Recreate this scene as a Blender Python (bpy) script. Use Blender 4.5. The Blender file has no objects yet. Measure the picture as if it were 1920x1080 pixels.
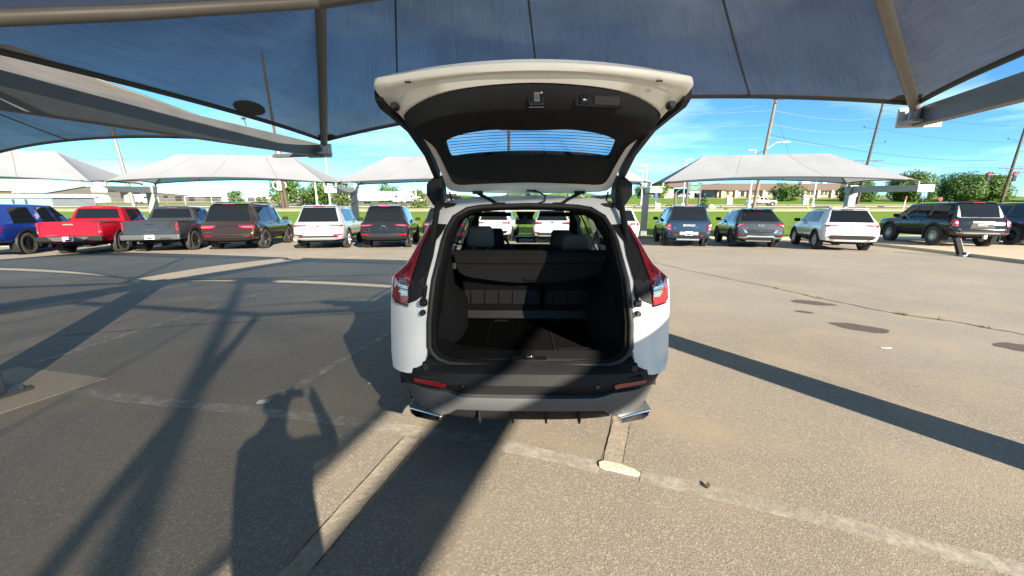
import bpy, bmesh, math, random
from mathutils import Vector, Matrix
from mathutils.bvhtree import BVHTree
from math import radians as rad, sin, cos, pi, sqrt
random.seed(7)
sc = bpy.context.scene
C = sc.collection
# ------------------------------------------------------------------ camera, sky, sun, exposure
CAM_H = 1.62
cam_d = bpy.data.cameras.new('camera'); cam = bpy.data.objects.new('camera', cam_d); C.objects.link(cam)
cam.location = (0, 0, CAM_H)
cam.rotation_euler = (rad(90) - math.atan(170/760), 0, 0)
cam_d.sensor_width = 36; cam_d.lens = 36*760/1920; cam_d.clip_start = .02; cam_d.clip_end = 6000
sc.camera = cam
SUN_AZ, SUN_EL = 150.0, 23.7          # degrees clockwise from +Y; elevation
world = bpy.data.worlds.new('World'); sc.world = world; world.use_nodes = True
wn, wl = world.node_tree.nodes, world.node_tree.links
wn.clear()
w_out = wn.new('ShaderNodeOutputWorld'); w_bg = wn.new('ShaderNodeBackground')
w_sky = wn.new('ShaderNodeTexSky'); w_sky.sky_type = 'NISHITA'; w_sky.sun_disc = False
w_sky.sun_elevation = rad(SUN_EL); w_sky.sun_rotation = rad(SUN_AZ)
w_sky.air_density = .7; w_sky.dust_density = .0; w_sky.ozone_density = 6.0; w_sky.altitude = 300
w_bg.inputs['Strength'].default_value = .070
# thin high cloud drawn by direction over the whole dome
w_tc = wn.new('ShaderNodeTexCoord'); w_sep = wn.new('ShaderNodeSeparateXYZ')
wl.new(w_tc.outputs['Generated'], w_sep.inputs[0])
def wm(op, a, b=None):
    n = wn.new('ShaderNodeMath'); n.operation = op
    for i, v in enumerate((a, b)):
        if v is None: continue
        if isinstance(v, (int, float)): n.inputs[i].default_value = v
        else: wl.new(v, n.inputs[i])
    return n.outputs[0]
den = wm('ADD', wm('MAXIMUM', w_sep.outputs[2], 0.0), .09)
w_cmb = wn.new('ShaderNodeCombineXYZ')
wl.new(wm('DIVIDE', w_sep.outputs[0], den), w_cmb.inputs[0]); wl.new(wm('DIVIDE', w_sep.outputs[1], den), w_cmb.inputs[1])
w_no = wn.new('ShaderNodeTexNoise'); w_no.inputs['Scale'].default_value = .45; w_no.inputs['Detail'].default_value = 9; w_no.inputs['Roughness'].default_value = .58; w_no.inputs['Distortion'].default_value = .35
w_cmb.inputs[2].default_value = 80.0
wl.new(w_cmb.outputs[0], w_no.inputs['Vector'])
w_rp = wn.new('ShaderNodeValToRGB'); w_rp.color_ramp.elements[0].position = .50; w_rp.color_ramp.elements[1].position = .80
wl.new(w_no.outputs['Fac'], w_rp.inputs[0])
w_mx = wn.new('ShaderNodeMixRGB'); w_mx.inputs[2].default_value = (8.0, 7.6, 8.0, 1)
wl.new(wm('MULTIPLY', w_rp.outputs[0], .75), w_mx.inputs[0]); wl.new(w_sky.outputs[0], w_mx.inputs[1])
w_tn = wn.new('ShaderNodeMixRGB'); w_tn.blend_type = 'MULTIPLY'; w_tn.inputs[0].default_value = 1; w_tn.inputs[2].default_value = (.75, 1.06, 1.02, 1)
wl.new(w_mx.outputs[0], w_tn.inputs[1]); wl.new(w_tn.outputs[0], w_bg.inputs[0]); wl.new(w_bg.outputs[0], w_out.inputs[0])
sun_d = bpy.data.lights.new('sun', 'SUN'); sun_d.energy = 5.0; sun_d.angle = rad(.53); sun_d.color = (1, .885, .72)
sun = bpy.data.objects.new('sun', sun_d); C.objects.link(sun)
sdir = Vector((sin(rad(SUN_AZ))*cos(rad(SUN_EL)), cos(rad(SUN_AZ))*cos(rad(SUN_EL)), sin(rad(SUN_EL))))
sun.rotation_euler = sdir.to_track_quat('Z', 'Y').to_euler(); sun.location = sdir*60
sc.view_settings.view_transform = 'Standard'; sc.view_settings.look = 'None'; sc.view_settings.gamma = 1
sc.view_settings.use_curve_mapping = False
sc.view_settings.exposure = 1.65
sc.render.engine = 'CYCLES'
sc.cycles.use_denoising = True
sc.cycles.max_bounces = 8; sc.cycles.transparent_max_bounces = 16; sc.cycles.diffuse_bounces = 3; sc.cycles.glossy_bounces = 3
sc.cycles.caustics_reflective = False; sc.cycles.caustics_refractive = False

# ------------------------------------------------------------------ materials
MATS = {}
def new_mat(name):
    m = bpy.data.materials.new(name); m.use_nodes = True; MATS[name] = m
    return m, m.node_tree.nodes, m.node_tree.links
def col4(c): return (c[0], c[1], c[2], 1)
def pbr(name, color, rough=.5, metal=0, coat=0, var=.0, vscale=8, bump=0, bscale=60, spec=.5, trans=0, sheen=0, rvar=0):
    m, n, l = new_mat(name); b = n['Principled BSDF']
    b.inputs['Base Color'].default_value = col4(color); b.inputs['Roughness'].default_value = rough
    b.inputs['Metallic'].default_value = metal; b.inputs['Coat Weight'].default_value = coat; b.inputs['Coat Roughness'].default_value = .04
    b.inputs['Specular IOR Level'].default_value = spec; b.inputs['Transmission Weight'].default_value = trans
    b.inputs['Sheen Weight'].default_value = sheen
    if var or bump or rvar:
        tc = n.new('ShaderNodeTexCoord')
    if var or rvar:
        no = n.new('ShaderNodeTexNoise'); no.inputs['Scale'].default_value = vscale; no.inputs['Detail'].default_value = 6
        l.new(tc.outputs['Object'], no.inputs['Vector'])
    if var:
        mr = n.new('ShaderNodeMapRange'); mr.inputs[1].default_value = .25; mr.inputs[2].default_value = .75
        mr.inputs[3].default_value = 1-var; mr.inputs[4].default_value = 1+var
        l.new(no.outputs['Fac'], mr.inputs[0])
        mx = n.new('ShaderNodeVectorMath'); mx.operation = 'SCALE'; mx.inputs[0].default_value = color
        l.new(mr.outputs[0], mx.inputs['Scale']); l.new(mx.outputs[0], b.inputs['Base Color'])
    if rvar:
        mr = n.new('ShaderNodeMapRange'); mr.inputs[3].default_value = max(.02, rough-rvar); mr.inputs[4].default_value = rough+rvar
        l.new(no.outputs['Fac'], mr.inputs[0]); l.new(mr.outputs[0], b.inputs['Roughness'])
    if bump:
        nb = n.new('ShaderNodeTexNoise'); nb.inputs['Scale'].default_value = bscale; nb.inputs['Detail'].default_value = 4
        l.new(tc.outputs['Object'], nb.inputs['Vector'])
        bp = n.new('ShaderNodeBump'); bp.inputs['Strength'].default_value = bump; bp.inputs['Distance'].default_value = .004
        l.new(nb.outputs['Fac'], bp.inputs['Height']); l.new(bp.outputs[0], b.inputs['Normal'])
    return m
def paint(name, color, metal=.0, rough=.32):
    return pbr(name, color, rough, metal, coat=1.0, var=.03, vscale=3, spec=.0)
def emis(name, color, strength):
    m, n, l = new_mat(name); b = n['Principled BSDF']
    b.inputs['Base Color'].default_value = col4(color); b.inputs['Emission Color'].default_value = col4(color); b.inputs['Emission Strength'].default_value = strength
    return m
def thin_glass(name, tint, refl=.08, rough=.0):
    m, n, l = new_mat(name); n.remove(n['Principled BSDF'])
    t = n.new('ShaderNodeBsdfTransparent'); t.inputs[0].default_value = col4(tint)
    g = n.new('ShaderNodeBsdfGlossy'); g.inputs['Roughness'].default_value = rough; g.inputs[0].default_value = (1, 1, 1, 1)
    lw = n.new('ShaderNodeLayerWeight'); pw = n.new('ShaderNodeMath'); pw.operation = 'POWER'; pw.inputs[1].default_value = 5; l.new(lw.outputs['Facing'], pw.inputs[0])
    fr = n.new('ShaderNodeMath'); fr.operation = 'MULTIPLY_ADD'; fr.inputs[1].default_value = .9; fr.inputs[2].default_value = refl*.5; l.new(pw.outputs[0], fr.inputs[0])
    mx = n.new('ShaderNodeMixShader'); l.new(fr.outputs[0], mx.inputs[0]); l.new(t.outputs[0], mx.inputs[1]); l.new(g.outputs[0], mx.inputs[2])
    l.new(mx.outputs[0], n['Material Output'].inputs[0])
    return m
def fabric_mat(name, color, hole, transl, graze=False, con=.5):
    # knitted shade cloth: open weave lets part of the light straight through, the yarn scatters and glows
    m, n, l = new_mat(name); n.remove(n['Principled BSDF'])
    uv = n.new('ShaderNodeUVMap')
    mp = n.new('ShaderNodeMapping'); mp.inputs['Scale'].default_value = (55, 1.6, 1); l.new(uv.outputs[0], mp.inputs[0])
    no = n.new('ShaderNodeTexNoise'); no.inputs['Scale'].default_value = 1.0; no.inputs['Detail'].default_value = 8; no.inputs['Roughness'].default_value = .7
    l.new(mp.outputs[0], no.inputs['Vector'])
    n2 = n.new('ShaderNodeTexNoise'); n2.inputs['Scale'].default_value = .55; n2.inputs['Detail'].default_value = 5; l.new(uv.outputs[0], n2.inputs['Vector'])
    ad = n.new('ShaderNodeMath'); ad.operation = 'MULTIPLY_ADD'; ad.inputs[1].default_value = .8; l.new(no.outputs['Fac'], ad.inputs[0]); l.new(n2.outputs['Fac'], ad.inputs[2])
    mr = n.new('ShaderNodeMapRange'); mr.inputs[1].default_value = .55; mr.inputs[2].default_value = 1.25; mr.inputs[3].default_value = 1-con; mr.inputs[4].default_value = 1+con
    l.new(ad.outputs[0], mr.inputs[0])
    sc_ = n.new('ShaderNodeVectorMath'); sc_.operation = 'SCALE'; sc_.inputs[0].default_value = color; l.new(mr.outputs[0], sc_.inputs['Scale'])
    d = n.new('ShaderNodeBsdfDiffuse'); l.new(sc_.outputs[0], d.inputs[0])
    t = n.new('ShaderNodeBsdfTranslucent'); l.new(sc_.outputs[0], t.inputs[0])
    tr = n.new('ShaderNodeBsdfTransparent')
    m1 = n.new('ShaderNodeMixShader'); m1.inputs[0].default_value = transl; l.new(d.outputs[0], m1.inputs[1]); l.new(t.outputs[0], m1.inputs[2])
    hm = n.new('ShaderNodeMath'); hm.operation = 'MULTIPLY'; hm.inputs[1].default_value = hole; l.new(mr.outputs[0], hm.inputs[0])
    if graze:      # a thick knit closes up when light runs along the cloth
        lw = n.new('ShaderNodeLayerWeight'); p3 = n.new('ShaderNodeMath'); p3.operation = 'POWER'; p3.inputs[1].default_value = 4; l.new(lw.outputs['Facing'], p3.inputs[0])
        iv = n.new('ShaderNodeMath'); iv.operation = 'SUBTRACT'; iv.inputs[0].default_value = 1; l.new(p3.outputs[0], iv.inputs[1])
        h2 = n.new('ShaderNodeMath'); h2.operation = 'MULTIPLY'; l.new(hm.outputs[0], h2.inputs[0]); l.new(iv.outputs[0], h2.inputs[1]); hm = h2
    m2 = n.new('ShaderNodeMixShader'); l.new(hm.outputs[0], m2.inputs[0]); l.new(m1.outputs[0], m2.inputs[1]); l.new(tr.outputs[0], m2.inputs[2])
    l.new(m2.outputs[0], n['Material Output'].inputs[0])
    return m
def ground_mat(name, c_lo, c_hi, c_speck_d, c_speck_l, grain=110, speck=.5, bump=.6, rough=.9, blotch=None):
    m, n, l = new_mat(name); b = n['Principled BSDF']; b.inputs['Roughness'].default_value = rough; b.inputs['Specular IOR Level'].default_value = .25
    tc = n.new('ShaderNodeTexCoord')
    big = n.new('ShaderNodeTexNoise'); big.inputs['Scale'].default_value = .35; big.inputs['Detail'].default_value = 8; big.inputs['Roughness'].default_value = .6
    fine = n.new('ShaderNodeTexNoise'); fine.inputs['Scale'].default_value = grain; fine.inputs['Detail'].default_value = 3; fine.inputs['Roughness'].default_value = .75
    vor = n.new('ShaderNodeTexVoronoi'); vor.inputs['Scale'].default_value = grain*.9
    for q in (big, fine, vor): l.new(tc.outputs['Object'], q.inputs['Vector'])
    r0 = n.new('ShaderNodeMapRange'); r0.inputs[1].default_value = .3; r0.inputs[2].default_value = .7; l.new(big.outputs['Fac'], r0.inputs[0])
    m0 = n.new('ShaderNodeMixRGB'); m0.inputs[1].default_value = col4(c_lo); m0.inputs[2].default_value = col4(c_hi); l.new(r0.outputs[0], m0.inputs[0])
    rd = n.new('ShaderNodeValToRGB'); e = rd.color_ramp.elements; e[0].position = .36; e[0].color = (1, 1, 1, 1); e[1].position = .5; e[1].color = (0, 0, 0, 1)
    l.new(fine.outputs['Fac'], rd.inputs[0])
    f1 = n.new('ShaderNodeMath'); f1.operation = 'MULTIPLY'; f1.inputs[1].default_value = speck; l.new(rd.outputs[0], f1.inputs[0])
    m1 = n.new('ShaderNodeMixRGB'); m1.inputs[2].default_value = col4(c_speck_d); l.new(f1.outputs[0], m1.inputs[0]); l.new(m0.outputs[0], m1.inputs[1])
    sv = n.new('ShaderNodeSeparateColor'); l.new(vor.outputs['Color'], sv.inputs[0])
    rl = n.new('ShaderNodeValToRGB'); e = rl.color_ramp.elements; e[0].position = .72; e[0].color = (0, 0, 0, 1); e[1].position = .95; e[1].color = (1, 1, 1, 1)
    l.new(sv.outputs[0], rl.inputs[0])
    f2 = n.new('ShaderNodeMath'); f2.operation = 'MULTIPLY'; f2.inputs[1].default_value = speck; l.new(rl.outputs[0], f2.inputs[0])
    m2 = n.new('ShaderNodeMixRGB'); m2.inputs[2].default_value = col4(c_speck_l); l.new(f2.outputs[0], m2.inputs[0]); l.new(m1.outputs[0], m2.inputs[1])
    last = m2.outputs[0]
    if blotch:
        bn = n.new('ShaderNodeTexNoise'); bn.inputs['Scale'].default_value = 1.1; bn.inputs['Detail'].default_value = 7; bn.inputs['Distortion'].default_value = .6
        l.new(tc.outputs['Object'], bn.inputs['Vector'])
        rb = n.new('ShaderNodeValToRGB'); e = rb.color_ramp.elements; e[0].position = .5; e[0].color = (0, 0, 0, 1); e[1].position = .72; e[1].color = (.6, .6, .6, 1)
        l.new(bn.outputs['Fac'], rb.inputs[0])
        m3 = n.new('ShaderNodeMixRGB'); m3.inputs[2].default_value = col4(blotch); l.new(rb.outputs[0], m3.inputs[0]); l.new(last, m3.inputs[1]); last = m3.outputs[0]
    l.new(last, b.inputs['Base Color'])
    bp = n.new('ShaderNodeBump'); bp.inputs['Strength'].default_value = bump; bp.inputs['Distance'].default_value = .006
    l.new(fine.outputs['Fac'], bp.inputs['Height']); l.new(bp.outputs[0], b.inputs['Normal'])
    return m
def worn_mat(name, color, amount, scale=7, rough=.8):
    # paint or stain that has worn through: noise decides where it is still there
    m, n, l = new_mat(name); b = n['Principled BSDF']; b.inputs['Base Color'].default_value = col4(color); b.inputs['Roughness'].default_value = rough
    tc = n.new('ShaderNodeTexCoord'); no = n.new('ShaderNodeTexNoise'); no.inputs['Scale'].default_value = scale; no.inputs['Detail'].default_value = 10; no.inputs['Roughness'].default_value = .75
    l.new(tc.outputs['Object'], no.inputs['Vector'])
    rp = n.new('ShaderNodeValToRGB'); e = rp.color_ramp.elements; e[0].position = .62-amount*.5; e[0].color = (0, 0, 0, 1); e[1].position = .80-amount*.3; e[1].color = (.9, .9, .9, 1)
    l.new(no.outputs['Fac'], rp.inputs[0])
    tr = n.new('ShaderNodeBsdfTransparent'); mx = n.new('ShaderNodeMixShader')
    l.new(rp.outputs[0], mx.inputs[0]); l.new(tr.outputs[0], mx.inputs[1]); l.new(b.outputs[0], mx.inputs[2]); l.new(mx.outputs[0], n['Material Output'].inputs[0])
    return m
def leaf_mat(name, c0, c1):
    m, n, l = new_mat(name); b = n['Principled BSDF']; b.inputs['Roughness'].default_value = .55
    g = n.new('ShaderNodeNewGeometry'); r = n.new('ShaderNodeValToRGB'); e = r.color_ramp.elements; e[0].color = col4(c0); e[1].color = col4(c1)
    l.new(g.outputs['Random Per Island'], r.inputs[0]); l.new(r.outputs[0], b.inputs['Base Color'])
    t = n.new('ShaderNodeBsdfTranslucent'); l.new(r.outputs[0], t.inputs[0])
    mx = n.new('ShaderNodeMixShader'); mx.inputs[0].default_value = .3; l.new(b.outputs[0], mx.inputs[1]); l.new(t.outputs[0], mx.inputs[2]); l.new(mx.outputs[0], n['Material Output'].inputs[0])
    return m

M_ASPHALT = ground_mat('asphalt', (.245, .212, .168), (.31, .270, .218), (.08, .068, .056), (.48, .43, .36), grain=120, speck=.5, bump=.7, blotch=(.36, .29, .20))
M_ROAD = ground_mat('road_asphalt', (.20, .18, .16), (.25, .23, .20), (.12, .11, .10), (.32, .30, .27), grain=20, speck=.3, bump=.3)
M_CONC = ground_mat('concrete', (.42, .34, .24), (.50, .41, .30), (.30, .24, .17), (.6, .52, .40), grain=60, speck=.3, bump=.3)
M_CURB = ground_mat('curb_concrete', (.30, .26, .20), (.42, .36, .28), (.16, .14, .11), (.5, .45, .36), grain=40, speck=.4, bump=.4)
M_GRASS = ground_mat('grass', (.085, .165, .006), (.13, .22, .010), (.045, .10, .004), (.20, .27, .02), grain=14, speck=.7, bump=.9, blotch=(.21, .21, .02))
M_FIELD = ground_mat('dry_field', (.30, .22, .10), (.22, .24, .08), (.12, .13, .05), (.42, .33, .18), grain=2, speck=.6, bump=.5)
M_PAINT_LINE = worn_mat('worn_line_paint', (.46, .42, .35), .62, 9)
M_PATCH = ground_mat('patch_filler', (.30, .262, .205), (.36, .31, .24), (.20, .17, .13), (.46, .41, .33), grain=30, speck=.4, bump=.8)
M_PAINT_BLOB = ground_mat('thick_paint', (.62, .56, .43), (.70, .63, .50), (.45, .40, .30), (.75, .7, .6), grain=22, speck=.35, bump=1.0)
M_STAIN = worn_mat('damp_stain', (.115, .082, .058), 1.15, 5, .6)
M_CRACK = pbr('crack_filler', (.035, .03, .026), .9)
M_WHITE = paint('white_pearl_paint', (.80, .80, .79))
M_WPLAIN = pbr('white_underbody_paint', (.80, .76, .68), .42, coat=.6, var=.03)
M_BLACKPL = pbr('black_plastic', (.014, .014, .015), .55, spec=.22, bump=.25, bscale=900)
M_TRIM = pbr('tailgate_trim_plastic', (.018, .018, .019), .62, spec=.15, bump=.3, bscale=900)
M_RUBBER = pbr('rubber_seal', (.018, .018, .018), .6)
M_GLOSSBLK = pbr('gloss_black', (.012, .012, .013), .12, coat=.6)
M_CARPET = pbr('black_carpet', (.007, .007, .0075), .95, spec=.04, bump=.8, bscale=500, var=.15, vscale=30)
M_LINING = pbr('dark_lining', (.009, .009, .0095), .85, spec=.15)
M_COVER = pbr('cargo_cover_vinyl', (.028, .028, .029), .7, spec=.15, bump=.3, bscale=700)
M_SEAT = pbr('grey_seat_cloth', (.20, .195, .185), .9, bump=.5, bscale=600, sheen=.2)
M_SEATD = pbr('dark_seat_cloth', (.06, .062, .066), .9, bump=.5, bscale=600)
M_SKID = pbr('grey_satin_bumper', (.085, .088, .092), .42, .25, rvar=.06, vscale=6)
M_CHROME = pbr('chrome', (.75, .74, .72), .12, 1)
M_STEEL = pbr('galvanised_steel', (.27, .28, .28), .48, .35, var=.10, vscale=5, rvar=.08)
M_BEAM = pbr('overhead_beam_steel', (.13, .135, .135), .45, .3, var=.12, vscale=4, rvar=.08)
M_STEELW = pbr('pale_painted_steel', (.62, .62, .60), .5, .1, var=.06, vscale=4)
M_TUBE = pbr('grey_painted_tube', (.21, .195, .175), .5, .15, var=.06)
M_REDLENS = pbr('red_lens', (.24, .005, .010), .12, coat=1)
M_DARKLENS = pbr('dark_red_lens', (.09, .004, .006), .14, coat=1)
M_CLEAR = pbr('clear_lens_reflector', (.55, .55, .56), .16, .85)
M_AMBER = pbr('amber_bulb', (.75, .28, .05), .25)
M_TYRE = pbr('tyre_rubber', (.035, .034, .032), .85, var=.15, vscale=20)
M_RIMB = pbr('black_alloy', (.02, .02, .021), .3, .5)
M_RIMS = pbr('silver_alloy', (.55, .55, .55), .28, .9)
M_GLASSD = pbr('tinted_car_glass', (.006, .007, .008), .03, spec=.5)
M_WSHIELD = thin_glass('windscreen_glass', (.86, .92, .88))
M_TINT = thin_glass('privacy_glass', (.10, .11, .12))
M_RGLASS = thin_glass('rear_glass_tint', (.36, .47, .55))
M_HEAT = pbr('heater_line', (.02, .03, .04), .6)
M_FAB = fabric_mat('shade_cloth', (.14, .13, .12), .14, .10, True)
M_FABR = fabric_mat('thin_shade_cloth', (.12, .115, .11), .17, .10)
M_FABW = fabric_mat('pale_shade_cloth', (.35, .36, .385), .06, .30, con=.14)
M_HEM = pbr('cloth_hem', (.07, .065, .06), .9)
M_WOOD = pbr('weathered_pole_wood', (.085, .062, .045), .9, var=.25, vscale=3, bump=.5, bscale=30)
M_WOODL = pbr('pale_pole_wood', (.20, .155, .11), .9, var=.2, vscale=3, bump=.5, bscale=30)
M_WIRE = pbr('power_cable', (.05, .05, .055), .6)
M_WIREL = pbr('aluminium_cable', (.55, .56, .58), .4, .6)
M_POLEW = pbr('white_light_pole', (.70, .70, .68), .5)
M_SURR = pbr('satin_grey_trim', (.16, .165, .17), .45, .2)
M_PLATE = pbr('white_paper_plate', (.75, .75, .73), .6)
M_INK = pbr('black_ink', (.02, .02, .02), .6)
M_BARK = pbr('bark', (.09, .065, .045), .95, var=.3, vscale=6)
M_LEAF1 = leaf_mat('leaf_green', (.05, .11, .014), (.13, .22, .035))
M_LEAF2 = leaf_mat('leaf_dark', (.04, .095, .014), (.10, .185, .035))
M_LEAF3 = leaf_mat('leaf_bush', (.05, .09, .015), (.16, .21, .05))
M_SKIN = pbr('skin', (.45, .28, .20), .5)
M_CLOTH = pbr('dark_shirt', (.05, .06, .08), .9)

# ------------------------------------------------------------------ mesh helpers
def lerp(a, b, t): return a + (b-a)*t
class MB:
    def __init__(s): s.v = []; s.f = []; s.uv = None
    def add(s, vs, fs):
        o = len(s.v); s.v += [tuple(q) for q in vs]; s.f += [tuple(i+o for i in q) for q in fs]; return s
    def box(s, c, d, rz=0, rx=0, ry=0):
        m = Matrix.Rotation(rz, 3, 'Z') @ Matrix.Rotation(ry, 3, 'Y') @ Matrix.Rotation(rx, 3, 'X')
        vs = [Vector(c) + m @ Vector((d[0]*i/2, d[1]*j/2, d[2]*k/2)) for i in (-1, 1) for j in (-1, 1) for k in (-1, 1)]
        return s.add(vs, [(0, 1, 3, 2), (4, 6, 7, 5), (0, 4, 5, 1), (2, 3, 7, 6), (0, 2, 6, 4), (1, 5, 7, 3)])
    def hexa(s, b, t):   # 4 bottom + 4 top points
        return s.add(list(b)+list(t), [(3, 2, 1, 0), (4, 5, 6, 7), (0, 1, 5, 4), (1, 2, 6, 5), (2, 3, 7, 6), (3, 0, 4, 7)])
    def tube(s, pts, r, n=8, closed=False, r2=None):
        pts = [Vector(p) for p in pts]; N = len(pts); rings = []
        up0 = None
        for i, p in enumerate(pts):
            a = pts[(i-1) % N] if (closed or i > 0) else p; b = pts[(i+1) % N] if (closed or i < N-1) else p
            t = (b-a).normalized()
            up = Vector((0, 0, 1)) if abs(t.z) < .95 else Vector((0, 1, 0))
            if up0 is not None: up = up0
            x = t.cross(up); x = x.normalized() if x.length > 1e-6 else Vector((1, 0, 0)); y = x.cross(t).normalized(); up0 = y
            rr = r if r2 is None else lerp(r, r2, i/max(1, N-1))
            rings.append([p + x*cos(2*pi*k/n)*rr + y*sin(2*pi*k/n)*rr for k in range(n)])
        o = len(s.v)
        for q in rings: s.v += [tuple(w) for w in q]
        for i in range(N if closed else N-1):
            j = (i+1) % N
            for k in range(n): s.f.append((o+i*n+k, o+i*n+(k+1) % n, o+j*n+(k+1) % n, o+j*n+k))
        if not closed:
            s.f.append(tuple(o+k for k in range(n))[::-1]); s.f.append(tuple(o+(N-1)*n+k for k in range(n)))
        return s
    def rings(s, rs, caps=True, closed=True):
        o = len(s.v); n = len(rs[0])
        for q in rs: s.v += [tuple(w) for w in q]
        for i in range(len(rs)-1):
            for k in range(n if closed else n-1):
                s.f.append((o+i*n+k, o+i*n+(k+1) % n, o+(i+1)*n+(k+1) % n, o+(i+1)*n+k))
        if caps and closed:
            s.f.append(tuple(o+k for k in range(n))[::-1]); s.f.append(tuple(o+(len(rs)-1)*n+k for k in range(n)))
        return s
    def lathe(s, prof, n=20, c=(0, 0, 0), axis='Z', caps=True):
        rs = []
        for (r, h) in prof:
            q = []
            for k in range(n):
                a = 2*pi*k/n; p = (r*cos(a), r*sin(a), h)
                if axis == 'X': p = (h, r*cos(a), r*sin(a))
                if axis == 'Y': p = (r*cos(a), h, r*sin(a))
                q.append((p[0]+c[0], p[1]+c[1], p[2]+c[2]))
            rs.append(q)
        return s.rings(rs, caps=caps)
    def prism(s, poly, d):      # poly: list of 3D points, d: extrusion vector
        n = len(poly); d = Vector(d); a = [Vector(p) for p in poly]
        return s.add(a + [p+d for p in a], [tuple(range(n))[::-1], tuple(range(n, 2*n))] + [(i, (i+1) % n, n+(i+1) % n, n+i) for i in range(n)])
    def build(s, name, mat, parent=None, smooth=None, bevel=0, solid=0, fix=True):
        me = bpy.data.meshes.new(name); me.from_pydata(s.v, [], s.f)
        if s.uv:
            ul = me.uv_layers.new(name='UVMap')
            for lp in me.loops: ul.data[lp.index].uv = s.uv[lp.vertex_index]
        if fix:
            bm = bmesh.new(); bm.from_mesh(me); bmesh.ops.recalc_face_normals(bm, faces=bm.faces); bm.to_mesh(me); bm.free()
        return mobj(name, me, mat, parent, smooth, bevel, solid)
def mobj(name, me, mat, parent=None, smooth=None, bevel=0, solid=0):
    if mat is not None: me.materials.clear(); me.materials.append(mat)
    if smooth is not None:
        me.polygons.foreach_set('use_smooth', [True]*len(me.polygons)); me.set_sharp_from_angle(angle=rad(smooth))
    o = bpy.data.objects.new(name, me); C.objects.link(o)
    if parent: o.parent = parent
    if bevel:
        b = o.modifiers.new('bevel', 'BEVEL'); b.width = bevel; b.segments = 2; b.limit_method = 'ANGLE'; b.angle_limit = rad(40)
    if solid:
        b = o.modifiers.new('solid', 'SOLIDIFY'); b.thickness = solid; b.offset = -1
    return o
def tag(o, label=None, cat=None, group=None, kind=None):
    if label: o['label'] = label
    if cat: o['category'] = cat
    if group: o['group'] = group
    if kind: o['kind'] = kind
    return o
def empty(name, label, cat, loc=(0, 0, 0), rz=0, group=None):
    o = bpy.data.objects.new(name, None); C.objects.link(o); o.location = loc; o.rotation_euler = (0, 0, rz); o.empty_display_size = .2
    return tag(o, label, cat, group)
def text_mesh(txt, size, ext=.004):
    cu = bpy.data.curves.new('text', 'FONT'); cu.body = txt; cu.size = size; cu.extrude = ext; cu.align_x = 'CENTER'; cu.align_y = 'CENTER'
    o = bpy.data.objects.new('text', cu); C.objects.link(o)
    dg = bpy.context.evaluated_depsgraph_get(); dg.update()
    me = bpy.data.meshes.new_from_object(o.evaluated_get(dg)); bpy.data.objects.remove(o); bpy.data.curves.remove(cu)
    return me
def text_obj(name, txt, size, mat, parent, loc, rot, ext=.004):
    me = text_mesh(txt, size, ext); o = mobj(name, me, mat, parent); o.location = loc; o.rotation_euler = rot
    return o
def poly_patch(bvh, pts, axis, side, off, thick, cuts=3):
    """panel with outline pts laid on a body. axis 'Y': pts are (x,z) seen from the rear; axis 'X': pts are (y,z) seen from side +1/-1"""
    bm = bmesh.new()
    mk = (lambda p: (p[0], 0, p[1])) if axis == 'Y' else (lambda p: (0, p[0], p[1]))
    bm.faces.new([bm.verts.new(mk(p)) for p in pts])
    bmesh.ops.triangulate(bm, faces=bm.faces[:])
    for _ in range(cuts):
        le = [e for e in bm.edges if e.calc_length() > .09]
        if le: bmesh.ops.subdivide_edges(bm, edges=le, cuts=1); bmesh.ops.triangulate(bm, faces=bm.faces[:])
    for v in bm.verts:
        if axis == 'Y': o, d = Vector((v.co.x, -4, v.co.z)), Vector((0, 1, 0))
        elif axis == 'F': o, d = Vector((v.co.x, 9, v.co.z)), Vector((0, -1, 0))
        else: o, d = Vector((4*side, v.co.y, v.co.z)), Vector((-side, 0, 0))
        h = bvh.ray_cast(o, d)
        if h[0] is None: h = bvh.find_nearest(o + d*3.4)
        v.co = h[0] - d*off
    r = bmesh.ops.extrude_face_region(bm, geom=bm.faces[:])
    d = {'Y': Vector((0, -1, 0)), 'X': Vector((side, 0, 0))}[axis]
    for g in r['geom']:
        if isinstance(g, bmesh.types.BMVert): g.co += d*thick
    bmesh.ops.recalc_face_normals(bm, faces=bm.faces[:])
    me = bpy.data.meshes.new('panel'); bm.to_mesh(me); bm.free()
    return me
def mirror_pts(h): return h
# ------------------------------------------------------------------ terrain
def sstep(a, b, x):
    t = max(0., min(1., (x-a)/(b-a))); return t*t*(3-2*t)
def curb_y(x): return 23.8 - .0085*(x-3)**2 if abs(x-3) < 34 else 23.8-.0085*34**2
def gz(x, y):
    if y < 24: return -.03*max(y, -14)
    z = -.72 + .57*sstep(24, 52, y)
    side = sstep(-30, 30, x)
    z += sstep(95, 150, y)*lerp(-.45, 1.45, side)
    return z
# ------------------------------------------------------------------ the ground
def sheet(name, xs, ys_fn, mat, zoff=0, smooth=30):
    mb = MB(); rows = len(ys_fn(xs[0])); o = []
    for x in xs:
        for y in ys_fn(x): mb.v.append((x, y, gz(x, y)+zoff))
    for i in range(len(xs)-1):
        for j in range(rows-1):
            a = i*rows+j; mb.f.append((a, a+rows, a+rows+1, a+1))
    return tag(mb.build(name, mat, smooth=smooth, fix=False), kind='structure')
def frange(a, b, n): return [a+(b-a)*i/(n-1) for i in range(n)]
XS = [-900, -500, -250, -140] + frange(-90, 90, 61) + [140, 250, 500, 900]
sheet('parking_lot', XS, lambda x: [-70, -14] + frange(-6, curb_y(x), 12), M_ASPHALT)
sheet('grass_field', XS, lambda x: [curb_y(x)+.14] + frange(25.5, 52, 14) + frange(56, 160, 27) + [200, 300, 500, 900, 1600], M_GRASS, zoff=.05)
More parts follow.
